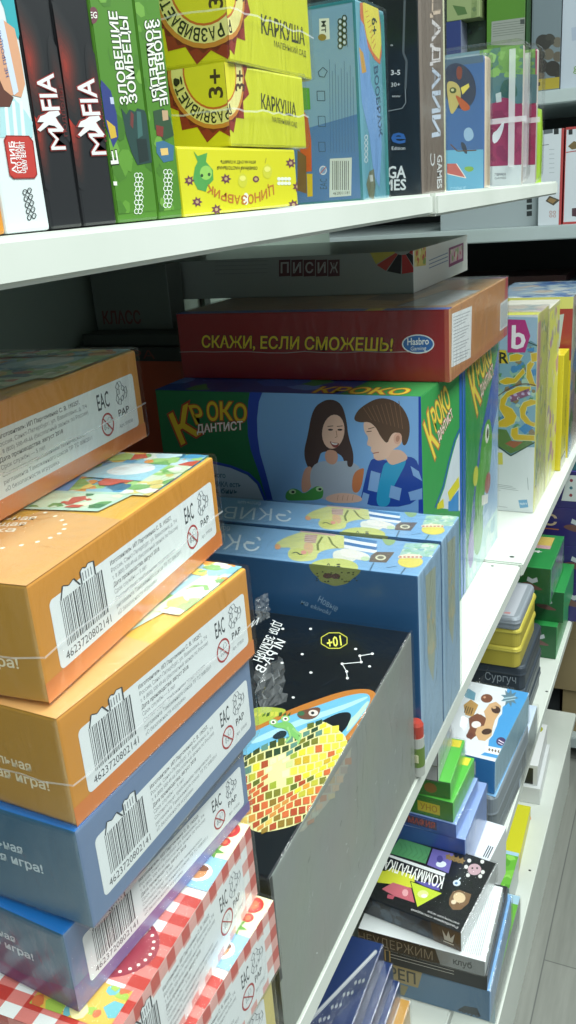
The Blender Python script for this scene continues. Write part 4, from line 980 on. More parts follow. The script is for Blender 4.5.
# green zombie boxes
def zomb(label, y0, y1, h, k):
    b = spine(label, y0, y1, 1.0, h, P('4a7e22'), {'R': P('4c8024'), 'T': P('9ab878')}); a = b.art; f = 'R'
    a.blobs(f, [(.02, .02), (.98, .02), (.98, .98), (.02, .98)], ['4a7e22', '5c9030', '3c6c1e', '6a9c3c', '447522'], 60, 3 + k, 1, 'uv', .16)
    BLK, Wt = P('1c2416'), P('e4e8dc')
    if k == 0:
        a.text(f, 'ЗЛОВЕЩИЕ', c1b((252, 545))[0], c1b((190, 62))[0], c1b((212, 548))[0], Wt, 4, bold=.02, out=BLK, ow=.05)
        a.text(f, 'ЗОМБЕЦЫ', c1b((298, 535))[0], c1b((245, 90))[0], c1b((258, 538))[0], Wt, 4, bold=.02, out=BLK, ow=.05)
        a.poly(f, c1b(*ell(68, 80, 26, 45, 16)), P('6a3a44'), 3); a.text(f, 'EG', c1b((52, 95))[0], c1b((88, 95))[0], c1b((50, 62))[0], Wt, 4, bold=.04)
        d = K(0, 0, 2.88)
        a.poly(f, d((290, 230), (318, 262), (335, 330), (340, 395), (325, 425), (300, 350), (286, 280)), P('2c3a78'), 3)
        a.poly(f, d((305, 345), (330, 365), (335, 395), (318, 400)), P('c8a838'), 4); a.poly(f, d((315, 280), (325, 280), (328, 300), (318, 300)), P('b8c0d8'), 4)
        a.poly(f, d((348, 312), (362, 330), (372, 315), (388, 322), (394, 312), (415, 318), (428, 350), (438, 420), (436, 468), (395, 475), (378, 440), (362, 390)), P('22403c'), 3)
        a.poly(f, d((375, 320), (384, 330), (382, 372), (374, 360)), P('6a3430'), 4); a.poly(f, d((392, 320), (404, 322), (410, 390), (396, 400)), P('3c6460'), 4); a.poly(f, d((392, 400), (420, 400), (428, 462), (400, 470)), P('182a28'), 4)
        a.text(f, 'Е', d((340, 470))[0], d((334, 434))[0], d((316, 472))[0], Wt, 4, bold=.04, out=BLK, ow=.06); a.text(f, 'Т', d((338, 552))[0], d((334, 505))[0], d((322, 552))[0], Wt, 4, bold=.03)
        hx = [(392 + 10 * j + 3 * (i % 2), 505 + 13 * i) for i in range(9) for j in range(2)]
    else:
        a.text(f, 'ЗЛОВЕЩИЕ', c1b((372, 105))[0], c1b((420, 555))[0], c1b((410, 100))[0], Wt, 4, bold=.02, out=BLK, ow=.05)
        a.text(f, 'ЗОМБЕЦЫ', c1b((335, 110))[0], c1b((378, 530))[0], c1b((370, 106))[0], Wt, 4, bold=.02, out=BLK, ow=.05)
        d = K(0, 0, 2.88)
        a.poly(f, d((440, 320), (470, 312), (490, 340), (500, 390), (470, 405), (445, 370)), P('2c4a30'), 3); a.poly(f, d((465, 318), (482, 318), (484, 345), (468, 348)), P('b89a78'), 4); a.poly(f, d((448, 360), (470, 365), (468, 395), (450, 390)), P('7a3028'), 4)
        a.poly(f, d((448, 410), (470, 405), (500, 420), (498, 462), (470, 468), (450, 440)), P('3c6a88'), 3); a.poly(f, d((460, 428), (482, 426), (484, 446), (464, 448)), P('d8b870'), 4)
        hx = [(476 + 10 * j + 3 * (i % 2), 495 + 12 * i) for i in range(9) for j in range(2)]
    for q in hx:
        p = K(0, 0, 2.88)(*ell(q[0], q[1], 6, 7, 8)); a.line(f, p + p[:1], P('dce4d8'), .8, 4)
    return b
zomb('green zombie game box with a drawn phone, beside the black boxes', 1.456, 1.597, .86, 0).done()
zomb('green zombie game box with letters running down, beside the yellow boxes', 1.602, 1.694, .80, 1).done()

# yellow bird boxes
YF, YR = G('c8c424'), G('cfd02a')
def crow(label, x, y, z, w, d, h, rot, F_, R_, cF, cR):
    b = B(label, x, y, z, w, d, h, G('cccc28'), {'F': G('d4ce24'), 'R': G('ccd02c'), 'B': G('a8a838')}, rot); a = b.art
    for f, (cx, cy, r, n0) in (('F', cF), ('R', cR)):
        a.poly(f, star(cx, cy, r, r * .83, 13, 8), P('8c2c24'), 2, 'abs'); a.poly(f, star(cx, cy, r * .86, r * .80, 26, 0), P('6a1c1c'), 2.5, 'abs')
        a.poly(f, ell(cx, cy, r * .80, r * .80, 30), P('c88438'), 3, 'abs'); a.poly(f, ell(cx, cy, r * .74, r * .74, 30), P('e4dc90'), 4, 'abs'); a.poly(f, ell(cx, cy, r * .53, r * .53, 30), P('c86a30'), 5, 'abs'); a.poly(f, ell(cx, cy, r * .50, r * .50, 30), P('dcd430'), 6, 'abs')
        a.arc_text(f, 'РАЗВИВАЕТ!', (cx, cy), r * .56, 292, 182, r * .15, P('2c2420'), 7, 'abs', flip=1, bold=.02)
    return b
k2 = crow('yellow bird game box, lower one, lying on the yellow dinosaur box', XR - .005, 1.955, ZB(2) + .146, .55, .43, .178, -1, None, None, (.52, .165, .155, 0), (-.02, .165, .14, 0))
k1 = crow('yellow bird game box, upper one of the pair', XR + .005, 1.97, ZB(2) + .325, .58, .52, .215, 2, None, None, (.53, .17, .17, 0), (-.02, .17, .16, 0))
k2.art.text('R', 'КАРКУША', (261.5, 108), (296, 117), (261, 94), P('3c3c24'), 4, bold=.02); k2.art.text('R', 'МАЛЕНЬКИЙ САД', (272, 121.5), (297, 127.5), (272, 116.5), P('4a4a2c'), 4)
for bb_, dy in ((k2, 0), (k1, -90)):
    bb_.art.text('F', '3+', (223, 97 + dy), (222, 69 + dy), (209, 98 + dy), P('4a3428'), 9, bold=.03); bb_.art.text('R', '3+', (244, 91 + dy), (244, 71 + dy), (235, 91 + dy), P('4a3428'), 9, bold=.02)
k2.seam(.45, .02, 5); k2.film(); k2.done()
k1.art.text('R', 'КАРКУША', (261.5, 33), (304.5, 45), (261, 15), P('3c3c24'), 4, bold=.02); k1.art.text('R', 'МАЛЕНЬКИЙ САД', (274, 46.5), (306, 57), (274, 40.5), P('4a4a2c'), 4)
k1.seam(.5, .02, 6); k1.film(); k1.done()
# yellow dinosaur box
y3 = spine('bright yellow dinosaur game box, lowest of the yellow boxes', 1.70, 2.308, .6, .143, G('ccc820'), {'R': G('d0cc20')}); a = y3.art; f = 'R'
c5y = K(160, 120, 3.6)
a.poly(f, c5y((120, 112), (135, 130), (170, 118), (165, 150), (190, 180), (192, 215), (170, 240), (165, 258), (135, 250), (118, 215), (125, 170), (135, 150)), G('4f9a4a'), 2)
a.poly(f, c5y(*ell(165, 190, 22, 26)), G('8fc45a'), 3); a.poly(f, c5y(*ell(150, 200, 5, 6)), P('2c4a2c'), 4); a.poly(f, c5y(*ell(176, 196, 5, 6)), P('2c4a2c'), 4)
for x, y in ((105, 218), (133, 295), (203, 322), (237, 212), (345, 213), (470, 155), (480, 305), (495, 240)):
    a.poly(f, c5y(*star(x, y, 20 if x not in (345,) else 12, 11, 7)), G('6a3a4a'), 3); a.poly(f, c5y(*ell(x, y, 6, 6)), G('b8a070'), 4)
for x, y in ((297, 218), (386, 185)): a.poly(f, c5y(*ell(x, y, 17, 26)), G('c8c83a'), 3); a.poly(f, c5y(*ell(x, y - 8, 11, 10)), G('e0dc70'), 4); a.line(f, c5y((x - 8, y - 30), (x - 4, y - 48)), G('a8a030'), .8, 4)
a.poly(f, c5y(*ell(309, 284, 10, 22)), P('dcdcd0'), 5)
tx = 'ЦИНОЗАВРИК'
for i, ch in enumerate(tx):
    t = (i + .5) / len(tx); x = 410 - 240 * t; sag = 1 - (2 * t - 1) ** 2; y = 228 + 44 * sag
    tl = (2 * t - 1) * -14
    a.text(f, ch, c5y((x + 10, y - tl * .3))[0], c5y((x - 10, y + tl * .3))[0], c5y((x + 10 + tl * .2, y + 30))[0], G('b8702c'), 5, bold=.05)
a.text(f, 'СЕМЕЙНАЯ НАСТОЛЬНАЯ', c5y((350, 168))[0], c5y((205, 166))[0], c5y((350, 178))[0], P('4a4a24'), 4, bold=.02); a.text(f, 'ИГРА НА СЧЁТ И ПАМЯТЬ', c5y((344, 146))[0], c5y((218, 145))[0], c5y((344, 156))[0], P('4a4a24'), 4, bold=.02)
for i in range(4):
    for j in range(2): a.poly(f, c5y(*ell(428 + 12 * i, 212 + 16 * j, 7, 7, 8)), P('dce4d0'), 4)
y3.done()

# blue activity box with stamped marks
mt = B('pale blue game box with bar code and yellow sun, beside the yellow boxes', XR, 2.83, ZB(3) - .004, .62, .27, .58, G('5f86a8'), {'F': G('7a9fbb'), 'R': G('5f98a8'), 'T': G('3c7a80')})
a = mt.art; f = 'F'; u4 = K(300, 0, 5.76)
a.poly(f, [(0, 0), (1, 0), (1, .45), (0, .30)], G('4f78ac'), 1, 'uv'); a.frame(f, [(0, 0), (1, 0), (1, 1), (0, 1)], G('2f7a88'), .03, 1.5, 'uv')
a.poly(f, u4((110, 108), (168, 104), (172, 225), (130, 232), (112, 200)), P('d8dccc'), 3); a.poly(f, u4(*ell(128, 215, 24, 20)), P('8f7a38'), 3.5)
a.text(f, 'MT', u4((124, 122))[0], u4((124, 188))[0], u4((150, 120))[0], P('2c3438'), 4, bold=.03)
for i in range(5):
    for j in range(2): q = u4(*ell(232 + 25 * j, (125 if j == 0 else 105) + 35 * i, 13, 17, 12)); a.line(f, q + q[:1], P('38401c'), 1.0, 3); a.poly(f, u4(*ell(232 + 25 * j, (125 if j == 0 else 105) + 35 * i, 8, 10, 8)), P('c8d4d8'), 3)
tri = u4((105, 415), (132, 388), (158, 410), (140, 445), (112, 440)); a.line(f, tri + tri[:1], P('34506a'), .8, 3)
for y in (545,): q = u4((98, 525), (142, 525), (144, 580), (100, 580)); a.line(f, q + q[:1], P('34506a'), .8, 3)
for q in (((122, 372), (144, 372), (146, 405), (124, 405)), ((124, 455), (144, 455), (145, 485), (125, 485))): qq = c3_(*q); a.line(f, qq + qq[:1], P('34506a'), .6, 3)
for i in range(9):
    x = 158 + 9.5 * i; a.line(f, c3_((x, 190 + (i * 37) % 60), (x + 4, 488)), P('46688c'), .45, 2)
a.line(f, c3_((212, 60), (216, 150)), P('46688c'), .5, 2)
a.poly(f, c3_(*ell(138, 545, 12, 15)), P('c8d0dc'), 3); a.poly(f, c3_(*ell(138, 545, 9, 11)), P('7a98c0'), 4); a.line(f, c3_((128, 556), (148, 534)), P('b84a3c'), .8, 5)
a.text(f, 'EAC', c3_((150, 605))[0], c3_((150, 572))[0], c3_((128, 605))[0], P('34506a'), 3)
lb = mt.part('barcode_label', 'white bar code patch'); lb.poly(f, c3_((160, 508), (230, 504), (228, 626), (158, 632)), P('c8d0cc'), 3)
x = 168
while x < 222: lb.poly(f, c3_((x, 515), (x + 2.2, 515), (x + 2.0, 608), (x - .2, 608)), INK, 4); x += rn.choice((4, 5, 7))
lb.text(f, '4620011181', c3_((170, 624))[0], c3_((222, 621))[0], c3_((170, 614))[0], INK, 4)
a.poly(f, c3_((70, 280), (94, 282), (98, 350), (76, 352)), G('4f9a3c'), 3); a.poly(f, c3_((74, 352), (90, 380), (100, 450), (102, 548), (84, 550), (60, 470)), G('c8582c'), 3); a.poly(f, c3_((56, 480), (84, 500), (86, 620), (56, 610)), G('7a5a38'), 3); a.poly(f, c3_((86, 556), (104, 556), (105, 628), (88, 630)), G('d8b82c'), 3)
f = 'R'
a.poly(f, u4((345, 15), (445, 15), (452, 60), (478, 250), (460, 370), (430, 345), (400, 290), (360, 190), (345, 80)), G('c8704c'), 2); a.poly(f, u4((360, 15), (445, 18), (450, 60), (470, 240), (455, 345), (420, 300), (385, 220), (368, 130)), G('d8cc50'), 3)
for i in range(8): a.line(f, u4((372 + 7 * i, 70 + 30 * i), (392 + 6 * i, 62 + 27 * i)), G('b8603c'), .6, 4)
a.text(f, '6+', u4((412, 105))[0], u4((414, 200))[0], u4((440, 100))[0], P('2c3a34'), 5, bold=.04)
a.poly(f, c3_((256, 60), (268, 80), (285, 170), (290, 260), (320, 350), (325, 470), (318, 600), (300, 560), (285, 430), (262, 330), (252, 180)), G('6f98c8'), 2.5); a.poly(f, c3_((252, 150), (266, 170), (276, 230), (262, 235)), G('c89a48'), 3)
a.text(f, 'ВООБРАЖ', c3_((300, 215))[0], c3_((316, 440))[0], c3_((312, 210))[0], P('34506a'), 5, bold=.02)
for i in range(5): q = c3_(*ell(275, 440 + 18 * i, 5, 8, 8)); a.line(f, q + q[:1], P('dce4e4'), .6, 4)
a.poly(f, c3_((285, 550), (300, 540), (305, 590), (300, 640), (285, 630), (276, 590)), G('6a7058'), 3); a.poly(f, c3_((285, 560), (296, 560), (298, 580), (288, 582)), G('b0b8b0'), 4)
a.poly(f, [(.86, .02), (.99, .02), (.99, .98), (.86, .98)], G('3f8a8c'), 3, 'uv')
mt.film(); mt.done()

# black box with brown spine
bl = B('large black game box with brown spine and glitchy white letters', XR, 3.50, ZB(3.6) - .006, .75, .36, 1.1, P('23292c'), {'F': M('1a2023', .3, .35), 'R': P('75695f'), 'K': P('cfcfae')})
a = bl.art; f = 'F'; v4 = K(380, 0, 7.2); v5 = K(380, 100, 7.2)
Wt = P('d8dcdc')
a.text(f, '3-5', v4((80, 540))[0], v4((145, 538))[0], v4((80, 505))[0], Wt, 2, bold=.02); a.text(f, '30+', v4((80, 625))[0], v4((145, 622))[0], v4((80, 595))[0], Wt, 2); a.text(f, 'мин', v4((90, 700))[0], v4((145, 700))[0], v4((90, 684))[0], Wt, 2); a.text(f, '*', v4((75, 342))[0], v4((95, 342))[0], v4((75, 320))[0], Wt, 2)
a.line(f, v4((178, 0), (168, 380), (192, 440), (184, 640)), P('5a6266'), 2.2, 2); a.line(f, v4((182, 640), (186, 740), (160, 780), (60, 800)), P('8a9296'), .8, 3)
a.text(f, 'e', v5((85, 310))[0], v5((180, 310))[0], v5((85, 200))[0], P('2f62a8'), 3, bold=.07); a.text(f, 'Edition', v5((85, 360))[0], v5((182, 358))[0], v5((85, 335))[0], Wt, 3)
a.text(f, 'MEGA', v5((-60, 565))[0], v5((184, 560))[0], v5((-60, 480))[0], Wt, 3, bold=.02); a.text(f, 'GAMES', v5((-110, 655))[0], v5((186, 646))[0], v5((-110, 580))[0], Wt, 3, bold=.02)
f = 'R'
gl = ['c8b4a0', 'd0cccc', 'b8c4d4', 'c4d0e0']
for i, ch in enumerate('НЦАДАИИ'):
    y = -28 + i * 24; a.text(f, ch, (380 + 375 / 7.2, y), (380 + 373 / 7.2, y + 21), (380 + 432 / 7.2, y - 1), P(gl[min(i // 2, 3)]), 3, bold=.03)
for i in range(9): a.line(f, v4((372, 60 * i + 20), (430, 60 * i + 12)), P('75695f'), .6, 4)
a.text(f, 'C', v5((362, 478))[0], v5((362, 385))[0], v5((362 + 34, 478))[0], Wt, 3); a.text(f, 'GAMES', v5((412, 400))[0], v5((412, 640))[0], v5((446, 395))[0], Wt, 3, bold=.03)
a.poly(f, [(.93, 0), (1, 0), (1, 1), (.93, 1)], P('cfcfae'), 2, 'uv')
bl.film(); bl.done()

# hanging-card packs beyond the black box
def clear_case(b, m, w, d, h, r=.05):
    pass
def pack(label, x, y, w, th, h, front, sidecol, art=None, rot=0):
    b = B(label, x, y, ZB(y) - .004, w, th, h, P(front), {'R': P(sidecol)}, rot, name='blister_pack', cat='toy pack', bev=.02); return b
g4 = K(440, 40, 5.76)
pk = B('blue bird toy pack in clear wrap, nearest pack beyond the black box', -1.035, 4.62, ZB(4.5) - .004, .36, .13, .60, G('3c62a8'), {'F': G('34609c'), 'R': G('c8b8a0'), 'T': G('c8d0d4')}, name='toy_pack', cat='toy pack', bev=.015)
a = pk.art; f = 'F'
a.poly(f, g4((-150, 640), (250, 630), (250, 900), (-150, 900)), G('5fa4c8'), 1); a.poly(f, g4((-150, 130), (250, 80), (250, 128), (-150, 180)), G('46607c'), 1)
a.poly(f, g4(*ell(110, 265, 95, 135, 22, -15)), G('1f2c50'), 2)
a.poly(f, sm(g4((95, 150), (130, 155), (125, 230), (95, 225))), G('7a3430'), 3); a.poly(f, sm(g4((40, 230), (110, 250), (125, 330), (95, 400), (60, 440), (40, 300))), G('b8a868'), 3)
a.poly(f, g4((120, 275), (165, 250), (170, 270), (130, 315)), G('d8c85a'), 4); a.poly(f, sm(g4((85, 315), (110, 325), (165, 370), (178, 400), (130, 412), (110, 370))), G('b0502c'), 4)
a.poly(f, g4(*ell(75, 290, 20, 18)), G('3c4a28'), 4); a.poly(f, g4(*ell(72, 288, 9, 8)), G('c8c89a'), 5)
a.poly(f, sm(g4((140, 510), (180, 500), (200, 560), (160, 590), (135, 560))), G('8fb0d0'), 3); a.poly(f, sm(g4((115, 580), (150, 600), (160, 665), (130, 640))), G('24304a'), 3); a.line(f, g4((60, 600), (100, 640), (210, 635)), G('5a4038'), 1.2, 3)
a.poly(f, g4((40, 712), (95, 712), (150, 795), (40, 770)), G('b85a5a'), 3); a.line(f, g4((95, 712), (150, 795), (40, 770)), G('e8e0dc'), .8, 4); a.poly(f, sm(g4((130, 735), (180, 725), (200, 745), (165, 765))), G('7aa848'), 3)
a.text(f, 'СОЛНЦЕ', g4((60, 868))[0], g4((150, 862))[0], g4((60, 850))[0], P('a8d4e8'), 3)
pk.film(); pk.done()
def clear_pack(label, x, y, h):
    b = B(label, x, y, ZB(5.4) - .004, .62, .06, h, G('8a3450'), {'R': G('b8b0a8')}, name='toy_pack', cat='toy pack', bev=.012); a = b.art; f = 'F'
    dx = 0 if y < 5.6 else 12; g = K(440 + dx, 40, 5.76)
    a.poly(f, g((-400, -100), (480, -100), (480, 340), (-400, 400)), G('6c8c9a'), 1)
    a.blobs(f, g((235, 215), (480, 215), (480, -40), (225, -20)), ['6a9a4c', '7fae5c', '5c8a58', '8fba70', '4f7a6a'], 50, 3, 1.5, 'px', .12, G)
    a.poly(f, g((200, 180), (500, 200), (500, 360), (200, 400)), G('4f7478'), 2.2); a.poly(f, sm(g((340, 330), (355, 240), (400, 220), (440, 250), (450, 340))), G('2f5a50'), 2.6)
    a.poly(f, sm(g((-300, 400), (300, 380), (345, 330), (400, 335), (430, 370), (540, 380), (540, 760), (-300, 760))), G('943454'), 2.8)
    a.blobs(f, g((230, 720), (510, 715), (510, 400), (250, 410)), ['943454', 'a04460', '84304c'], 26, 4, 3, 'px', .12, G)
    a.poly(f, g((-300, 760), (540, 715), (540, 860), (-300, 900)), G('c8d0d0'), 4); a.text(f, 'ЭВРИКА', g((315, 782))[0], g((380, 780))[0], g((315, 768))[0], INK, 5, bold=.03); a.text(f, 'GAMES', g((315, 802))[0], g((380, 800))[0], g((315, 790))[0], INK, 5)
    a.poly(f, sm(g((372, 450), (365, 520), (335, 585), (305, 600), (300, 540), (335, 515)), 1), P('dce0e4'), 5); a.poly(f, g((320, 310), (352, 300), (355, 355), (325, 362)), P('b8c4c4'), 5)
    m = Mesh(); rr_ = [(p[0], p[1]) for p in rrect(-.65, .0, .035, h + .03, .07, 0)]
    m.loft([[(u, -.035, v) for u, v in rr_], [(u, .09, v) for u, v in rr_]], film_mat()); b.kids.append(('clear_case', m, None))
    m2 = Mesh(); m2.box(-.070, -.040, .10, -.035, -.036, h - .02, seam_mat()); m2.box(-.22, -.045, h * .46, .03, -.041, h * .50, seam_mat()); b.kids.append(('case_rib', m2, 'frosted clear plastic ribs'))
    return b
clear_pack('green and magenta toy pack in clear case, nearer of the pair', -1.02, 5.50, .735).done()
clear_pack('green and magenta toy pack in clear case, beside the lime strip', -1.0, 5.84, .745).done()
# lime plastic strip hanging at the shelf end
m = Mesh(); p0 = onX(537, 178, -1.0); p1 = onX(541, 100, -1.0)
y = 6.05; m.loft([[(-.02, -.10, 0), (.02, -.10, 0), (.02, .10, 0), (-.02, .10, 0)], [(-.02, -.10, .30), (.02, -.10, .30), (.02, .12, .30), (-.02, .12, .30)], [(-.015, -.07, .44), (.015, -.07, .44), (.015, .10, .44), (-.015, .10, .44)]], P('9cc428'))
o = m.build('plastic_strip'); o.location = W((-1.05, 6.15, ZB(6.1) - .003)); tag(o, 'narrow lime green plastic strip standing at the end of the upper shelf', 'price strip')
# ------------------------------------------------------------------ lower shelf
ZL = -4.518
def on(px, py, z): p = onZ(px, py, z); return p.x, p.y
# --- near stack: four boxes, black animal game on top
z = ZL
b = B('blue and beige game box at the foot of the near stack under the black boxes', -.775, 3.66, z, .72, .75, .235, P('4f7598'), {'F': P('4a7090'), 'R': G('6f9fd0'), 'T': P('6f9fd0')}, 2)
b.art.poly('F', [(0, .45), (.42, .45), (.46, 1), (0, 1)], P('9a8a5a'), 1, 'uv'); b.art.text('F', 'ЧЕРЕП', (.02, .55), (.40, .55), (.02, .9), P('2c2a20'), 3, 'uv', bold=.04)
b.art.poly('F', [(0, .05), (.30, .05), (.34, .40), (0, .40)], P('8a8258'), 1, 'uv'); b.art.text('F', 'РИФ-2', (.03, .12), (.24, .12), (.03, .36), P('2c2a20'), 3, 'uv', bold=.04)
b.art.poly('F', [(.74, .08), (.80, .3), (.9, .34), (.93, .1)], P('1f2c38'), 2, 'uv'); b.art.text('F', 'клуб', (.76, .06), (.92, .06), (.76, .2), P('101820'), 3, 'uv', bold=.04)
b.film(); b.done(); z += .235
b = B('thin black game box with small white lines, on the blue and beige box', -.79, 3.655, z, .75, .70, .115, P('1d2022'), {'F': P('1b1e20'), 'R': P('2a2e30')}, 2)
for i in range(2): b.art.line('F', [(.25, .70 - .2 * i), (.75, .72 - .2 * i)], P('c8c8c0'), .03, 2, 'uv')
b.art.text('F', 'ЧЕРЕП', (.0, .2), (.25, .2), (.0, .95), P('a88a48'), 2, 'uv', bold=.03); b.done(); z += .115
b = B('white topped game box with brown wording band, sticking out under the black animal box', -.80, 3.645, z, .74, .58, .11, P('9aa0a0'), {'T': P('dfe4e4'), 'R': P('c4caca'), 'F': P('7f8586')}, 2)
for i in range(12): b.art.line('T', [(.80 + .014 * i, .04 + .008 * (i % 3)), (.80 + .014 * i, .80)], P('8f989c'), .004, 2, 'uv')
b.art.poly('F', [(0, 0), (.66, 0), (.62, 1), (0, 1)], P('231e1a'), 1.5, 'uv')
b.art.text('F', 'клуб', (.76, .3), (.90, .3), (.76, .7), P('2c3032'), 2, 'uv', bold=.03); b.art.text('F', 'НЕУДЕРЖИМ', (.0, .15), (.60, .15), (.0, .75), P('8f8470'), 3, 'uv', bold=-.01); b.film(); z += .11
b.done()
b = B('black animal game box with coloured shapes and white upside-down title', -.939, 3.665, z + .002, .62, .60, .135, G('15171a'), {'T': M('17191c', .35, .4), 'R': G('a4aaaa'), 'F': G('1c2630')}, -7)
b.art.poly('F', [(.74, 0), (1, 0), (1, 1), (.70, 1)], P('4a3a2a'), 3, 'uv'); b.art.poly('F', [(.84, .30), (.82, .80), (.86, .5), (.88, .85), (.90, .5), (.94, .80), (.92, .30)], P('c8c4b8'), 5, 'uv'); b.art.line('F', [(.83, .2), (.93, .2)], P('c8c4b8'), .06, 5, 'uv')
a = b.art; f = 'T'; k6 = K(350, 820, 3.84)
a.poly(f, k6((180, 65), (312, 108), (290, 168), (155, 128)), P('4f8f5c'), 2); a.poly(f, k6((318, 110), (398, 130), (378, 205), (296, 172)), P('6a62a8'), 2)
for i in range(6): a.line(f, k6((190 + 20 * i, 85 + 6 * i), (200 + 20 * i, 110 + 6 * i), (180 + 20 * i, 130 + 5 * i)), P('3c7048'), .5, 3)
a.poly(f, k6(*ell(350, 170, 20, 12)), P('d4dce8'), 3); a.poly(f, k6(*ell(345, 150, 12, 14)), P('4a4488'), 3)
a.poly(f, k6((140, 138), (150, 132), (368, 205), (362, 218)), P('dce0e0'), 3)
a.text(f, 'КОММУНАЛКА', k6((362, 222))[0], k6((140, 148))[0], k6((352, 262))[0], P('eceeea'), 5, bold=.04)
a.poly(f, k6((105, 195), (135, 196), (160, 186), (250, 215), (245, 262), (150, 245), (105, 240)), P('c8cc38'), 3)
a.poly(f, k6((122, 265), (165, 240), (235, 262), (248, 318), (170, 292)), P('b8606c'), 4); a.poly(f, k6((145, 285), (172, 292), (165, 305), (142, 300)), P('a84c5c'), 4)
a.poly(f, k6((232, 235), (356, 282), (258, 336)), P('bcd03a'), 4.5); a.line(f, k6((232, 235), (356, 282), (258, 336), (232, 235)), P('1a1c1e'), .7, 5)
a.poly(f, k6(*ell(280, 285, 22, 15, 12)), P('d8dc90'), 5.5); a.poly(f, k6(*ell(285, 292, 12, 8, 10)), P('e8e8d8'), 6); a.poly(f, k6(*ell(212, 280, 12, 14, 10)), P('d8a0a4'), 5)
a.poly(f, k6((248, 234), (340, 245), (345, 272), (300, 262)), P('5c54a0'), 4)
for i in range(4): a.poly(f, k6(*star(378 + 17 * i, 142 + 5 * i, 15, 8, 5)), P('8a7040'), 3)
a.poly(f, k6(*ell(478, 190, 26, 22, 16)), P('c0a0a8'), 3)
for dx, dy in ((-32, -10), (32, 10), (-25, 22), (22, 26), (-20, -34), (30, -30)): a.poly(f, k6(*ell(478 + dx, 190 + dy, 8, 8, 8)), P('d8d8d4'), 3)
for dx in (-8, 10): a.poly(f, k6(*ell(478 + dx, 185, 4, 4, 8)), P('3c2c30'), 4)
a.poly(f, k6(*ell(410, 242, 15, 12, 12)), P('cfd8e0'), 3); a.poly(f, k6(*ell(408, 243, 6, 5, 8)), P('4a7aa8'), 4); a.line(f, k6((415, 232), (425, 222)), P('cfd8e0'), 1.2, 4)
a.poly(f, k6((382, 300), (395, 275), (420, 268), (450, 280), (466, 285), (455, 320), (425, 345), (395, 345), (380, 325)), P('7a5c40'), 3); a.poly(f, k6(*ell(420, 298, 24, 20, 14, 20)), P('d8c09a'), 4); a.poly(f, k6(*ell(398, 315, 10, 9, 10)), P('e0ccb0'), 4)
a.text(f, 'Разборки соседей', k6((416, 410))[0], k6((238, 340))[0], k6((412, 418))[0], P('c8c8c8'), 3); a.text(f, 'настольная игра', k6((420, 396))[0], k6((300, 348))[0], k6((418, 404))[0], P('c8c8c8'), 3)
a.blobs('F', [(0, .0), (.8, .1), (.8, .95), (0, .9)], ['1c2630', '2c3c4c', '3a4c5c', '1a2028', '26323e'], 40, 5, 1, 'uv', .25)
b.seam(.5, .05, 2, 'R'); b.film(); b.done()

# --- flat navy boxes in front, and their neighbours
def navy(label, nx, ztop, yfar, w, d, h, rot=2):
    b = B(label, nx, yfar - d, ztop - h, w, d, h, G('202c56'), {'T': M('1d3262', .28, .6, 0, .15, 0, 20), 'R': G('222e58'), 'F': G('182244')}, rot); b.film(.006); return b
navy('navy blue flat game box, topmost and leftmost of the stepped navy boxes', -1.245, -3.78, 3.32, .62, .74, .13).done()
navy('navy blue flat game box, middle step of the navy boxes', -1.20, -3.91, 3.33, .66, .74, .12).done()
navy('navy blue flat game box, lowest step of the navy boxes', -1.165, -4.03, 3.335, .66, .74, .13).done()
b = B('white game box with orange border, under the navy boxes', -1.115, 2.62, -4.34, .68, .72, .18, P('b08a48'), {'T': P('dfe4e6'), 'R': P('b8924c')}, 2)
b.art.poly('T', [(.93, 0), (1, 0), (1, 1), (.93, 1)], P('b88a40'), 2, 'uv'); b.art.poly('T', [(0, .96), (1, .96), (1, 1), (0, 1)], P('b88a40'), 2, 'uv'); b.film(); b.done()
b = B('orange game box standing at the foot of the navy boxes', -1.045, 2.60, ZL, .74, .73, .175, P('cf9a30'), {'T': P('d8a438'), 'R': P('b07a2c')}, 2)
b.art.text('T', 'УНО', (.93, .5), (.93, .8), (.90, .5), P('7a6030'), 2, 'uv'); b.done()
# clear wedge on the navy boxes, added as a wrapped box's glossy side
m = Mesh(); A = onZ(378, 948, -3.60); Bp = onZ(305, 1024, -3.60)
d_ = (Bp - A); d_.z = 0; L_ = d_.length; ang = math.atan2(d_.y, d_.x)
m.loft([[(0, -.01, .0), (L_, -.01, 0), (L_, .10, -.0), (0, .10, 0)], [(0, -.01, .012), (L_, -.01, .012), (L_, .10, .012), (0, .10, .012)]], film_mat())
m.box(0, -.014, 0, L_, -.008, .145, film_mat()); m.box(0, -.018, .14, L_, -.006, .152, seam_mat())
for i in range(14): m.box(.1 + i * .03, -.016, .03 + .02 * (i % 3), .118 + i * .03, -.0145, .05 + .02 * (i % 3), M('b8c0c4', .3))
o = m.build('wrap_side_strip'); o.location = W((A.x, A.y, -3.775)); o.rotation_euler = (0, 0, ang)
tag(o, 'clear plastic strip across the navy boxes, standing in for a wrapped box side', 'price holder')

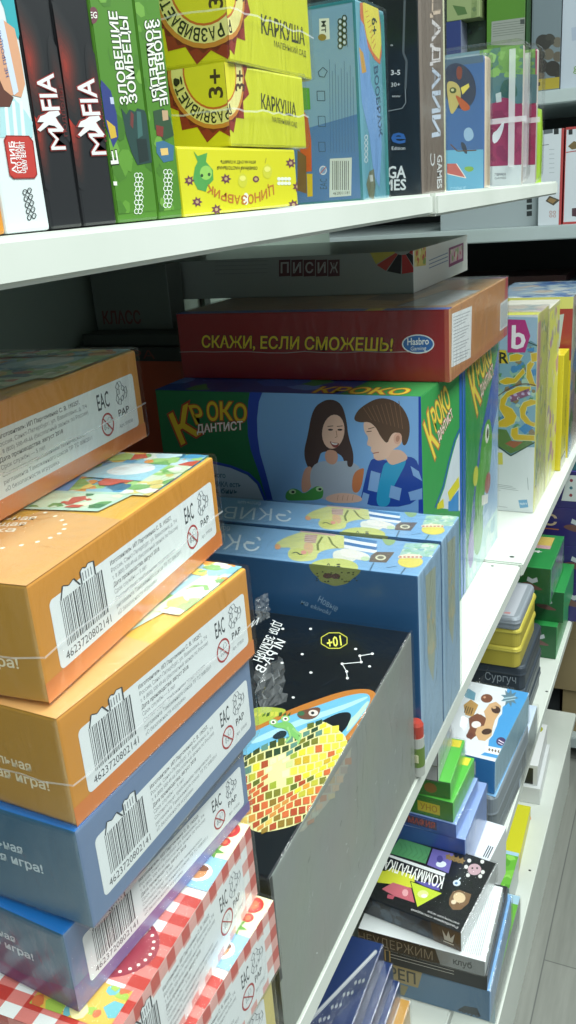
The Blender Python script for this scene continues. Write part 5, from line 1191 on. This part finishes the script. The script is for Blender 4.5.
# --- green, blue and white boxes beyond the black animal box
def lay(label, nr, ztop, w, d, h, mat, mats, rot=-4, **k):
    x, y = on(nr[0], nr[1], ztop); return B(label, x, y, ztop - h, w, d, h, mat, mats, rot, **k)
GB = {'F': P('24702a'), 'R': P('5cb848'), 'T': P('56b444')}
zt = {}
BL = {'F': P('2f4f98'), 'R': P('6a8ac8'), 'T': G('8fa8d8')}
def lay2(label, nr, fr, ztop, zbot, w, mat, mats, dd=0):
    p, q = onZ(*nr, ztop), onZ(*fr, ztop); d = q - p; r = math.degrees(math.atan2(-d.x, d.y))
    return B(label, p.x, p.y, zbot, w, d.length + dd, ztop - zbot, mat, mats, r)
z1 = ZL + .24; z2 = vz(-1.10, 4.26, 839); z3 = z2 + .105; z4 = z3 + .15; z5 = z4 + .125
b = B('dark game box at the foot of the blue and green boxes', -1.13, 4.31, ZL, .6, .52, z1 - ZL, P('2c3038'), {'R': P('4c62a0')}, -3); b.done()
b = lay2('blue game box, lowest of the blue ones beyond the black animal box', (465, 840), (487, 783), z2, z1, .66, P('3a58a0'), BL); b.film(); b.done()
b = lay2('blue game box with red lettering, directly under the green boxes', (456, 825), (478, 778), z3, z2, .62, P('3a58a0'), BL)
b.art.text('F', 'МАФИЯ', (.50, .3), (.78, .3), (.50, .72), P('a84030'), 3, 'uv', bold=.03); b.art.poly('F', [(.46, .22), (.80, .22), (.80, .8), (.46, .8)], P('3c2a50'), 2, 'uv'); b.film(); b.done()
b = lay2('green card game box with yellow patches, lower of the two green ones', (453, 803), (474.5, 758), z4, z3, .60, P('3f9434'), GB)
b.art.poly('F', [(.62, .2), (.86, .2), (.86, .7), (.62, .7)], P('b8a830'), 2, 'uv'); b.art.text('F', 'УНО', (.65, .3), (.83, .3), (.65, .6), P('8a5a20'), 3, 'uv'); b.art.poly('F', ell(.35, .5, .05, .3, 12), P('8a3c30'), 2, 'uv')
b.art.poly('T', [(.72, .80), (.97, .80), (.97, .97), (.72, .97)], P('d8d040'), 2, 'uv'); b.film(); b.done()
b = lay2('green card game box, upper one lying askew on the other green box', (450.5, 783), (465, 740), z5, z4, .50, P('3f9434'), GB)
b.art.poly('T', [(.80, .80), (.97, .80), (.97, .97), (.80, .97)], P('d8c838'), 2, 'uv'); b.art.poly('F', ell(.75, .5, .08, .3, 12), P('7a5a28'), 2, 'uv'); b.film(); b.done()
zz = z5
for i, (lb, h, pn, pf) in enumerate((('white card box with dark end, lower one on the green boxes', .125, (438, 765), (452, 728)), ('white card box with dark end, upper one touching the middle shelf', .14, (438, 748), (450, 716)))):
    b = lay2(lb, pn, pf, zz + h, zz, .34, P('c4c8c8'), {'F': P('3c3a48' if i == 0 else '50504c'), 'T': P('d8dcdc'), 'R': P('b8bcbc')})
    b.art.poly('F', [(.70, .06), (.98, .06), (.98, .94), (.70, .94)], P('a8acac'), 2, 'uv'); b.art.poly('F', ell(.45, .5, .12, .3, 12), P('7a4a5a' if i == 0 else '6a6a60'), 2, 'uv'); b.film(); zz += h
    if i == 1:      # slack wrap pulled out beyond the far end
        m = Mesh(); rn = random.Random(3); n = 8; A0, A1, A2 = Vector((-.12, b.d * .3, h * .6)), Vector((.16, b.d + .55, .22)), Vector((.10, b.d * .55, -.02))
        P_ = lambda u, v: A0 * (1 - u) + (A1 * (1 - v) + A2 * v) * u
        gr = [[P_(i_ / n, j_ / n) + Vector((rn.uniform(-.012, .012), rn.uniform(-.02, .02), rn.uniform(-.02, .02))) for j_ in range(n + 1)] for i_ in range(n + 1)]
        for i_ in range(n):
            for j_ in range(n): m.poly([gr[i_][j_], gr[i_ + 1][j_], gr[i_ + 1][j_ + 1], gr[i_][j_ + 1]], film_mat())
        b.kids.append(('loose_wrap', m, 'crinkled loose clear wrap'))
    b.done()
# loose film hanging by the shelf edge, belonging to the white card boxes
# white boxes with black squares between blue boxes and tins
x, y = on(481, 838, -4.10)
b = B('white game box with black print between the blue boxes and the tins', -.96, 4.46, ZL, .14, .38, .40, P('c8cccc'), {'T': P('d8dce0')}, -6)
for i in range(3): b.art.poly('F', [(.55 + .12 * i, .6), (.62 + .12 * i, .6), (.62 + .12 * i, .8), (.55 + .12 * i, .8)], P('24282a'), 2, 'uv'); b.art.line('T', [(.86 - .1 * i, .1), (.86 - .1 * i, .4)], P('2c3034'), .05, 2, 'uv')
b.done()
b = B('white game box with grey edge standing before the tins, behind the black animal box', -.90, 4.30, ZL, .16, .13, .28, P('c4c8c8'), {'T': P('dde0e0')}, -4); b.done()

# --- rounded tins
def tin(label, x, y, z, w, d, h, body, lid, rot=-4, frac=.35, metal=.7, top=None, r=.06, draw=None, name='tin_box'):
    root = bpy.data.objects.new(name, None); C.objects.link(root); root.empty_display_size = .02
    tag(root, label, 'tin'); root.location = W((x, y, z)); root.rotation_euler = (0, 0, math.radians(rot))
    hb = h * (1 - frac)
    m = Mesh(); m.loft([rrect(-w + .01, .01, -.01, d - .01, r, 0), rrect(-w + .008, .008, -.008, d - .008, r, .012), rrect(-w + .008, .008, -.008, d - .008, r, hb)], body); m.build('tin_body', root, smooth=False)
    m = Mesh(); m.loft([rrect(-w, 0, 0, d, r, hb - .01), rrect(-w - .003, -.003, .003, d + .003, r, hb), rrect(-w, 0, 0, d, r, hb + .012), rrect(-w, 0, 0, d, r, h - .02), rrect(-w + .008, .008, -.008, d - .008, r, h - .005), rrect(-w + .02, .02, -.02, d - .02, r, h)], lid)
    fb = Box.__new__(Box); fb.w, fb.d, fb.h = w, d, h; fb.M = Matrix.Translation((x, y, z)) @ Matrix.Rotation(math.radians(rot), 4, 'Z'); fb.Mi = fb.M.inverted(); fb.mesh = m
    a = Art(fb, m)
    if draw: draw(a)
    flush(fb)
    m.build('tin_lid', root)
    return root
def brushed(h): return M(h, .40, .2, .25)
def d_top(a):
    a.poly('T', [(.06, .06), (.94, .06), (.94, .94), (.06, .94)], P('b8bcc4'), 2, 'uv'); a.poly('T', [(.0, .3), (.6, .94), (.06, .94)], P('5a5a98'), 3, 'uv')
    a.blobs('T', [(.5, .1), (.9, .1), (.9, .9), (.5, .9)], ['b8bcc4', 'c8b0b0', 'a8a8b0', 'c89090'], 14, 3, 2.5, 'uv', .12)
    for i in range(6): a.poly('T', [(.72, .18 + .12 * i), (.80, .18 + .12 * i), (.80, .26 + .12 * i), (.72, .26 + .12 * i)], P('c07a70'), 5, 'uv')
    a.poly('T', ell(.52, .25, .08, .06, 10), P('4a3c44'), 5, 'uv')
z = ZL
for lb, h in (('dark tin at the foot of the tin stack by the shelf edge', .20), ('dark tin second from below in the tin stack', .20)):
    tin(lb, -1.105, 6.55, z, .95, .85, h, brushed('3c444c'), brushed('464f58'), 0); z += h
def d_sign(a): a.text('F', 'Сургуч', (485, 679.5), (516, 683.5), (485, 672), P('9aa4ac'), 3); a.text('F', 'набор', (500, 688), (514, 690), (500, 684.5), P('7a848c'), 3)
zd = vz(-1.12, 6.55, 668)
tin('dark tin with pale handwriting, right under the yellow tins', -1.11, 6.55, z, 1.0, .85, zd - z, brushed('39424c'), brushed('3f4852'), 0, draw=d_sign); z = zd
for lb, px in (('yellow tin, lower of the two', 649), ('yellow tin, upper one under the silver tin', 630.5)):
    z2 = vz(-1.14, 6.52, px); tin(lb, -1.15, 6.52, z, .95, .78, z2 - z, brushed('c4b448'), brushed('d4c654'), 0, frac=.2); z = z2
z2 = vz(-1.14, 6.55, 617); tin('silver tin with picture lid on top of the yellow tins', -1.155, 6.50, z, .95, .72, z2 - z, brushed('8c949c'), brushed('9aa2aa'), 0, frac=.45, draw=d_top)
# --- stack with the animal-shaped pasta picture box
z = ZL
def d_tb(a): a.poly('F', [(.5, .2), (.85, .2), (.85, .8), (.5, .8)], P('8a6a6c'), 3, 'uv')
def d_lid(a):
    a.poly('T', [(.02, .02), (.98, .02), (.98, .98), (.02, .98)], P('7fb0d8'), 2, 'uv'); a.poly('T', ell(.3, .1, .12, .08, 10), P('d8c048'), 3, 'uv')
zA, zB_ = vz(-1.03, 5.05, 829), vz(-1.03, 5.05, 812)
tin('grey tin, lower one at the foot of the blue picture box', -1.035, 5.02, z, .52, .98, zA - z, brushed('6f7880'), brushed('7c868c'), -3); 
tin('grey tin with pale blue lid directly under the blue picture box', -1.025, 5.0, zA, .54, 1.0, vz(-1.03, 5.0, 799) - zA, brushed('7c868c'), brushed('8a949c'), -3, frac=.5, draw=d_lid, top=1)
z = vz(-1.03, 5.0, 799) + .012
kb = B('blue and white game box with brown animals picture above the grey tins', -1.045, 5.04, z, .62, .94, -3.765 - z, P('dce2e6'), {'R': G('8fb8cc'), 'T': P('dde2e6'), 'F': P('dce2e6')}, -4)
a = kb.art; f = 'T'; k7 = K(450, 670, 4.571); k7s = k7
a.poly(f, k7s((262, 85), (360, 103), (250, 412), (140, 388), (165, 372), (175, 345), (178, 320), (195, 300), (205, 275), (215, 250), (222, 220), (238, 200), (240, 170), (262, 150), (258, 110)), P('4a9ad4'), 2)
a.poly(f, k7(*star(272, 128, 42, 22, 9)), P('5c7c8c'), 3); a.line(f, k7((245, 130), (300, 122)), P('a8c4d0'), 1.2, 4); a.line(f, k7((248, 142), (298, 134)), P('a8c4d0'), .9, 4)
BR, TAN = P('7a4c38'), P('cfa87c')
a.poly(f, k7s((48, 100), (85, 85), (118, 105), (112, 140), (70, 125)), P('6a9cb0'), 3); a.poly(f, k7s((62, 160), (95, 135), (130, 160), (105, 215), (70, 205)), P('b89050'), 3)
for i in range(4): a.line(f, k7((75 + 10 * i, 165 + 3 * i), (65 + 10 * i, 195 + 3 * i)), P('3c3024'), .9, 4)
a.poly(f, k7(*ell(168, 130, 27, 20)), BR, 4); a.poly(f, k7(*ell(158, 125, 6, 5)), P('c89a7c'), 5)
a.poly(f, k7s((85, 220), (130, 195), (165, 220), (160, 260), (120, 300), (95, 320), (75, 300), (90, 265)), BR, 3.5); a.poly(f, k7(*ell(140, 190, 18, 14)), P('e4e0dc'), 5); a.poly(f, k7(*ell(120, 250, 22, 16)), P('e4e0dc'), 5)
a.poly(f, k7s((155, 190), (180, 155), (210, 145), (235, 165), (225, 200), (205, 230), (195, 265), (190, 300), (160, 325), (130, 320), (115, 290), (125, 262), (155, 255), (165, 225)), TAN, 6)
a.poly(f, k7(*ell(210, 182, 22, 17, 14, 20)), P('4a342c'), 7); a.poly(f, k7(*ell(168, 282, 24, 14, 14, -10)), P('4a342c'), 7); a.poly(f, k7(*ell(202, 172, 9, 6)), TAN, 8)
a.poly(f, k7(*ell(90, 300, 16, 14)), P('6a4034'), 4)
a.poly(f, k7(*ell(233, 327, 22, 20)), P('4a3c68'), 5); a.line(f, k7((222, 320), (246, 334)), P('e4dce8'), 1, 6); a.line(f, k7((220, 332), (240, 342)), P('e4dce8'), .8, 6)
a.poly(f, k7s((162, 345), (238, 360), (232, 392), (158, 376)), P('eceff0'), 5)
for i in range(4): a.poly(f, k7(*ell(180 + 14 * i, 364 + 3 * i, 5, 7, 8)), P('6a5c50'), 6)
a.poly('F', [(.42, 0), (1, 0), (1, 1), (.42, 1)], P('3f86c4'), 2, 'uv'); a.poly('F', [(.50, .45), (.78, .45), (.78, .85), (.50, .85)], P('cfd8dc'), 3, 'uv')
for i in range(2):
    for j in range(2): a.poly('F', ell(.58 + .12 * i, .56 + .18 * j, .03, .06, 8), P('7a6a60'), 4, 'uv')
a.poly('F', ell(.64, .30, .14, .10, 14), P('4a3c68'), 3, 'uv')
kb.film(); kb.done()
p, q = onX(521, 757, -.995), onX(538, 699, -.995)
b = B('slim pale blue game box with rounded edge, low on the shelf edge beside the tins', -.995, p.y, ZL, .095, q.y - p.y, p.z - ZL, G('b8c8dc'), {'T': P('c4d4e8'), 'R': G('b0b9b8')}, 0, bev=.02); b.film(); b.done()

# --- green alphabet boxes and purple ones
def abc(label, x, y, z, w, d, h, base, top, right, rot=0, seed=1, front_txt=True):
    b = B(label, x, y, z, w, d, h, G(base), {'F': P(base), 'T': P(top), 'R': P(right)}, rot); a = b.art
    a.text('F', 'АБС', (.34, .52), (.68, .52), (.34, .80), P('b8a488'), 3, 'uv', bold=.02); a.line('F', [(.40, .44), (.70, .42)], P('a8683c'), .03, 3, 'uv')
    a.poly('F', sm([(.72, .52), (.80, .60), (.86, .52), (.95, .40), (.86, .38), (.78, .42)]), P('6a4a44'), 3, 'uv'); a.poly('F', [(.79, .62), (.80, .74), (.84, .68), (.88, .74), (.89, .62), (.84, .56)], P('b8c0c4'), 4, 'uv'); return b
zt1 = -3.46
g = [('green alphabet game box at the foot, standing on the lower shelf edge', -1.04, 7.86, ZL, 1.0, .85, .36), ('green alphabet game box, second of the three, pushed forward to the right', -.995, 7.96, ZL + .36, 1.0, .72, .33),
     ('green alphabet game box on top, under the purple boxes', -1.085, 7.66, ZL + .69, 1.05, .85, -3.455 - (ZL + .69))]
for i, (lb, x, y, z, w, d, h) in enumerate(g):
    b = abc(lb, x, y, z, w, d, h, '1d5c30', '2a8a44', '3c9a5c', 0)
    if i == 2:
        a = b.art; a.poly('T', [(.66, .66), (.92, .66), (.92, .92), (.66, .92)], P('d0b45c'), 3, 'uv'); a.poly('T', [(.66, .56), (.92, .56), (.92, .66), (.66, .66)], P('c8a0a4'), 3, 'uv')
        a.text('T', 'АБС', (.40, .40), (.76, .40), (.40, .56), P('c8b090'), 3, 'uv', bold=.02); a.line('T', [(.40, .34), (.76, .34)], P('a86c4c'), .02, 3, 'uv'); a.poly('T', star(.82, .46, .045, .025, 5), P('d8dcd8'), 4, 'uv'); a.poly('T', ell(.60, .14, .16, .06, 14), P('226a34'), 2, 'uv')
        a.blobs('R', [(.05, .1), (.95, .1), (.95, .9), (.05, .9)], ['9a98b0', '8a9a98', '6f789c', '7aa088', 'a89890'], 24, 6, 2, 'uv', .16, G)
        b.film()
    b.done()
z = ZL
hs = [.45, .42, .42, .40]
lbs = ['purple alphabet game box at the foot of the purple stack', 'purple alphabet game box, second from below', 'purple alphabet game box, second from the top', 'purple alphabet game box, topmost with a dotted white dice picture']
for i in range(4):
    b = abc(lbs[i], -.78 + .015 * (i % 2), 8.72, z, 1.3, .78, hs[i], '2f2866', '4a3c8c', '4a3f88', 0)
    if i == 3:
        b.art.poly('F', [(.70, .2), (.98, .2), (.98, .9), (.74, .9)], P('c4ccca'), 5, 'uv')
        for u in range(3):
            for v in range(3): b.art.poly('F', ell(.77 + .07 * u, .36 + .2 * v, .013, .045, 8), P('3c6a7c' if (u + v) % 2 else '8a3c48'), 6, 'uv')
        b.art.poly('F', ell(.60, .55, .08, .18, 12), P('2f7a86'), 5, 'uv')
    b.done(); z += hs[i]
b = B('teal game box on top of the purple boxes', -.80, 8.75, z, 1.2, .7, .16, P('2f6a70')); b.done()

# ------------------------------------------------------------------ bottom shelf
ZBt = -6.198
b = B('white open game box tray on the bottom shelf', -1.128, 7.72, ZBt, .62, .82, .20, P('d4d8d8'), {'R': P('dde0e0')}, 2); b.done()
b = B('white game box with dark end and yellow oval, lying in the white tray', -1.165, 7.76, ZBt + .20, .58, .78, .25, P('d4d6d6'), {'T': P('e2e4e4'), 'R': P('d0d2d2')}, 2)
b.art.poly('F', [(.30, .05), (.92, .05), (.92, .85), (.30, .85)], P('1d2222'), 2, 'uv'); b.art.poly('T', ell(.80, .86, .14, .10, 14), P('a8ac30'), 2, 'uv'); b.done()
b = B('yellow toy packet lying flat on the bottom shelf', -1.15, 6.62, ZBt, .5, .85, .16, P('d0cc28'), {'R': P('c8c020')}, 2); b.art.poly('R', [(0, 0), (.2, 0), (.2, 1), (0, 1)], P('a88a30'), 2, 'uv'); b.done()
def top_green(label, rx, y, w, d, h, seed):
    b = B(label, rx, y, ZBt, w, d, h, P('8aa098'), {'T': P('6ab43c'), 'R': G('8f9a98'), 'F': P('9ab0b8')}, 0); a = b.art
    a.blobs('T', [(0, 0), (1, 0), (1, .88), (0, .88)], ['6ab43c', '7fc44a', '5aa034', '8fd05a'], 40, seed, 2, 'uv', .14); a.poly('T', [(0, .90), (1, .90), (1, 1), (0, 1)], P('a8cce0'), 4, 'uv')
    a.blobs('T', [(.55, .0), (.85, .0), (.78, .4), (.60, .45)], ['8a5a38', 'a86a48', 'b87c58', '6a4a30'], 14, seed, 4, 'uv', .22)
    return b
b = top_green('green picture game box farther back on the bottom shelf beside the yellow packet', -1.13, 6.1, .5, .46, .34, 3); b.art.poly('T', [(.0, .0), (.5, .0), (.6, .5), (0, .6)], P('a8603c'), 5, 'uv'); b.done()
b = top_green('green picture game box with grey wrapped side at the front of the bottom shelf', -1.02, 5.02, .55, 1.0, .36, 4); b.film(); b.done()
# little orange scrap
m = Mesh(); m.loft([[(p[0] * .06, p[1] * .05, z_) for p in [(math.cos(t), math.sin(t) * (1 + .3 * math.sin(3 * t))) for t in [i * .5236 for i in range(12)]]] for z_ in (0, .012)], M('d8643c', .5))
q = onZ(525, 818, ZBt); o = m.build('paper_scrap'); o.location = W((q.x, q.y, ZBt)); tag(o, 'small orange scrap lying on the bottom shelf', 'scrap')
# ------------------------------------------------------------------ far unit contents
zt = -.507
def fb(label, px0, px1, pytop, z0, y, d, mat, mats=None, **k):
    r = onY(px1, (pytop), y); l = onY(px0, pytop, y)
    return B(label, r.x, y, z0, r.x - l.x, d, r.z - z0, mat, mats, 0, **k)
yA = FY + .08
b = fb('white game box with red edge and small board picture on the far shelf', 540, 564, 128, zt, yA, 1.0, P('c4cbd0'), {'R': P('a03a3c')})
a = b.art; k8 = K(500, 110, 7.58)
a.poly('F', [(.90, 0), (1, 0), (1, 1), (.90, 1)], P('a8403f'), 2, 'uv')
a.poly('F', k8((330, 150), (400, 140), (400, 175), (330, 185)), P('5a6266'), 3); a.poly('F', k8((408, 145), (445, 140), (445, 182), (408, 186)), P('24282a'), 3)
a.line('F', k8((318, 268), (370, 262)), P('5a6266'), .7, 3); a.poly('F', k8((345, 690), (375, 650), (455, 682), (405, 725)), P('4a4438'), 3); a.poly('F', k8((360, 688), (380, 665), (430, 682), (400, 710)), P('8a7048'), 4)
for i in range(6): a.line('F', k8((372, 300 + 35 * i), (412, 298 + 35 * i)), P('9aa4aa'), .6, 3)
for i in range(2):
    for j in range(2): q = k8(*ell(385 + 28 * i, 775 + 28 * j, 10, 10, 8)); a.line('F', q + q[:1], P('a86a58'), .5, 3)
b.done()
b = fb('white game box with red frame at the right edge on the far shelf', 566, 600, 124, zt, yA + .02, 1.0, P('c4cbd0'))
a = b.art; a.frame('F', [(0, 0), (1, 0), (1, 1), (0, 1)], P('a8403f'), .05, 2, 'uv'); a.line('F', k8((500, 322), (640, 300)), P('a8403f'), .9, 3)
a.poly('F', k8((520, 150), (550, 145), (550, 185), (520, 188)), P('24282a'), 3); a.poly('F', k8((515, 275), (560, 235), (600, 250), (600, 290), (545, 300)), P('6a5a38'), 3); a.poly('F', k8((545, 745), (600, 740), (600, 810), (545, 805)), P('4a3038'), 3); b.done()
b = fb('grey flat game box with three dark squares, lying on the far shelf', 440, 540, 195, zt, FY + .18, 1.2, P('98a3a6'))
a = b.art
for i in range(3): a.poly('F', k8((202, 668 + 50 * i), (242, 664 + 50 * i), (242, 702 + 50 * i), (202, 706 + 50 * i)), P('2a3032'), 3)
b.done()
# top far shelf
zt = .810; k9 = K(500, 0, 7.58)
b = fb('dark grey game box with chocolate balls picture and yellow foot on the top far shelf', 533, 563, -40, zt, yA, 1.0, P('5f6c70'))
a = b.art
a.poly('F', k9((255, 0), (480, 0), (475, 590), (258, 600)), P('66747a'), 1)
for x, y, r, c in ((330, 320, 60, '2a2a26'), (375, 300, 45, '34342e'), (290, 420, 50, '24241f'), (365, 410, 45, '5a5446'), (435, 320, 40, '5c584c'), (440, 430, 40, '544e42'), (310, 500, 55, '2a2822'), (400, 520, 60, '26241f'), (300, 570, 38, '5c5444'), (450, 560, 40, '2c2a24')):
    a.poly('F', k9(*ell(x, y, r, r, 14)), P(c), 2 + r * .01); a.poly('F', k9(*ell(x - r * .2, y - r * .25, r * .5, r * .45, 10)), P(c), 3)
a.poly('F', k9((258, 605), (474, 580), (470, 665), (255, 690)), P('9a8a28'), 4); a.poly('F', k9((275, 625), (305, 622), (305, 650), (276, 654)), P('2c2a20'), 5); b.done()
b = fb('white game box at the upper right corner on the top far shelf', 564, 610, -40, zt, yA + .02, 1.0, P('a8b2bc'))
b.art.text('F', 'g', k9((555, 540))[0], k9((590, 540))[0], k9((558, 480))[0], P('6a8a38'), 3); b.art.poly('F', k9((540, 210), (600, 200), (600, 300), (545, 310)), P('98a4b4'), 2); b.done()
b = fb('bright green game box with grey text patch on the top far shelf', 487, 526.5, -60, zt, yA + .05, .9, P('4a7c20'), {'R': P('3a6a24')})
a = b.art; k10 = K(430, 0, 5.76)
a.poly('F', k10((355, 125), (560, 98), (560, 260), (352, 260)), P('8a9088'), 2)
for i in range(6): a.line('F', k10((362, 140 + 14 * i), (540, 118 + 14 * i)), P('5c645c'), .5, 3)
a.poly('F', k10((520, 112), (545, 110), (545, 138), (520, 140)), P('3c4440'), 4); b.done()
b = fb('green edged game box right of the bright green one on the top far shelf', 527.5, 532.5, -60, zt, yA + .06, .9, P('2f5a30')); b.done()
b = fb('dark leafy game box behind the pale green card on the top far shelf', 462, 486, -60, zt, yA + .25, .7, P('26402c'))
b.art.blobs('F', [(0, 0), (1, 0), (1, 1), (0, 1)], ['26402c', '1c3026', '3c5a38', '2c4a44', '1a2422'], 60, 3, 1, 'uv', .1); b.done()
b = fb('pale green printed box left on the top far shelf', 446, 480, -60, onY(461, 20, yA - .02).z + .003, yA - .02, .25, P('8a9a68')); b.info = ('pale green printed box standing on the blue box on the top far shelf', 'board game', None)
b.art.poly('F', k10((130, 30), (200, 40), (215, 80), (160, 90)), P('4a6a38'), 2); b.art.blobs('F', k10((235, 140), (270, 145), (270, 0), (240, 0)), ['6f8250', '5a7048', '7a8c58'], 12, 3, 2, 'px', .3); b.done()
b = fb('small navy blue box under the pale green one on the top far shelf', 446, 461, 20, zt, yA - .02, .5, P('24346c'), {'R': P('8088a0')}); b.done()
# in the dim bay below
b = B('blue grey flat game box lying in the dim lower bay of the far unit', -1.2, FY + 1.0, -1.35, 3.0, 1.0, .12, P('5c7080')); b.done()
b = B('dark red flat game box lying on the blue grey one in the dim far bay', -1.5, FY + 1.05, -1.23, 2.0, .8, .10, P('4a2a2c')); b.done()
# brown cartons on the lowest far shelf
zc = -6.86; CB = M('8f7f5c', .7)
z1 = onY(566, 690, FY + .1).z
def carton(label, x1, x0, z0, z1, y, d):
    b = B(label, x1, y, z0, x1 - x0, d, z1 - z0, CB, None, 0, name='cardboard_carton', cat='cardboard box'); a = b.art
    t = b.part('packing_tape', 'shiny tan packing tape')
    t.poly('F', [(.46, .0), (.54, .0), (.54, 1), (.46, 1)], M('a8966a', .25, .5), 1, 'uv'); a.line('F', [(.0, .5), (1, .5)], M('7a6b4c', .8), .004, 1, 'uv'); b.done()
carton('brown cardboard carton, lower one on the lowest far shelf', -.55, -1.24, zc, z1, FY + .15, 1.2)
carton('brown cardboard carton, upper large one beside the low shelf edge', -.45, -1.45, z1, z1 + 1.5, FY + .1, 1.2)
b = B('dark plastic crate in shade left of the lower brown carton', -1.30, FY + .4, zc, 1.2, 1.2, .62, P('23262a')); b.name = 'plastic_crate'; b.info = ('dark plastic crate in shade left of the lower brown carton', 'crate', None); b.done()

# ------------------------------------------------------------------ light
w = bpy.data.worlds.new('shop_air'); bpy.context.scene.world = w; w.use_nodes = True
bg = w.node_tree.nodes['Background']; bg.inputs['Color'].default_value = (.80, .90, .92, 1); bg.inputs['Strength'].default_value = WORLD
def lamp(loc, size, power, col=(.93, 1.0, .97), rot=(0, 0, 0)):
    l = bpy.data.lights.new('ceiling_tube_light', 'AREA'); l.shape = 'RECTANGLE'; l.size, l.size_y = size; l.energy = power; l.color = col
    o = bpy.data.objects.new('ceiling_tube_light', l); C.objects.link(o); o.location = W(loc); o.rotation_euler = rot; return o
for y_, p_ in LAMPS: lamp((LX, y_, LZ), (.5, 1.25), p_)
# ------------------------------------------------------------------ camera
cam = bpy.data.cameras.new('camera'); co = bpy.data.objects.new('camera', cam); C.objects.link(co)
cam.sensor_fit = 'VERTICAL'; cam.sensor_height = 36; cam.lens = F / 1024 * 36; cam.clip_start = .01; cam.clip_end = 60
mw = Matrix.Identity(4)
for i in range(3):
    mw[i][0] = RM[i][0]; mw[i][1] = -RM[i][1]; mw[i][2] = -RM[i][2]
mw.translation = W((0, 0, 0)); co.matrix_world = mw
sc = bpy.context.scene; sc.camera = co
cam.dof.use_dof = False
sc.view_settings.view_transform = 'Standard'; sc.view_settings.look = 'None'; sc.view_settings.gamma = 1; sc.view_settings.exposure = EXPO
sc.cycles.transparent_max_bounces = 24
# ------------------------------------------------------------------ families of look-alikes
for key, grp in (('orange memory game box', 'orange memory games in the left stack'), ('slate blue memory game box', 'blue memory games in the left stack'),
                 ('red gingham memory', 'gingham memory games in the left stack'), ('pale yellow memory', 'pale yellow memory games in the left stack'),
                 ('pale blue cartoon game box', 'pale blue cartoon boxes'), ('green toy game box', 'green toy boxes'), ('black box with red glow', 'black boxes with red glow'),
                 ('green zombie game box', 'green zombie boxes'), ('yellow bird game box', 'yellow bird boxes'), ('green and magenta toy pack', 'clear case toy packs'),
                 ('navy blue flat game box', 'stepped navy boxes'), ('green card game box', 'green card game boxes'), ('white card box with dark end', 'white card boxes'),
                 ('yellow tin', 'yellow tins'), ('dark tin', 'dark tins'), ('grey tin', 'grey tins'), ('green alphabet game box', 'green alphabet boxes'), ('purple alphabet game box', 'purple alphabet boxes'),
                 ('brown cardboard carton', 'brown cartons')):
    for o in bpy.data.objects:
        if not o.parent and str(o.get('label', '')).startswith(key): o['group'] = grp
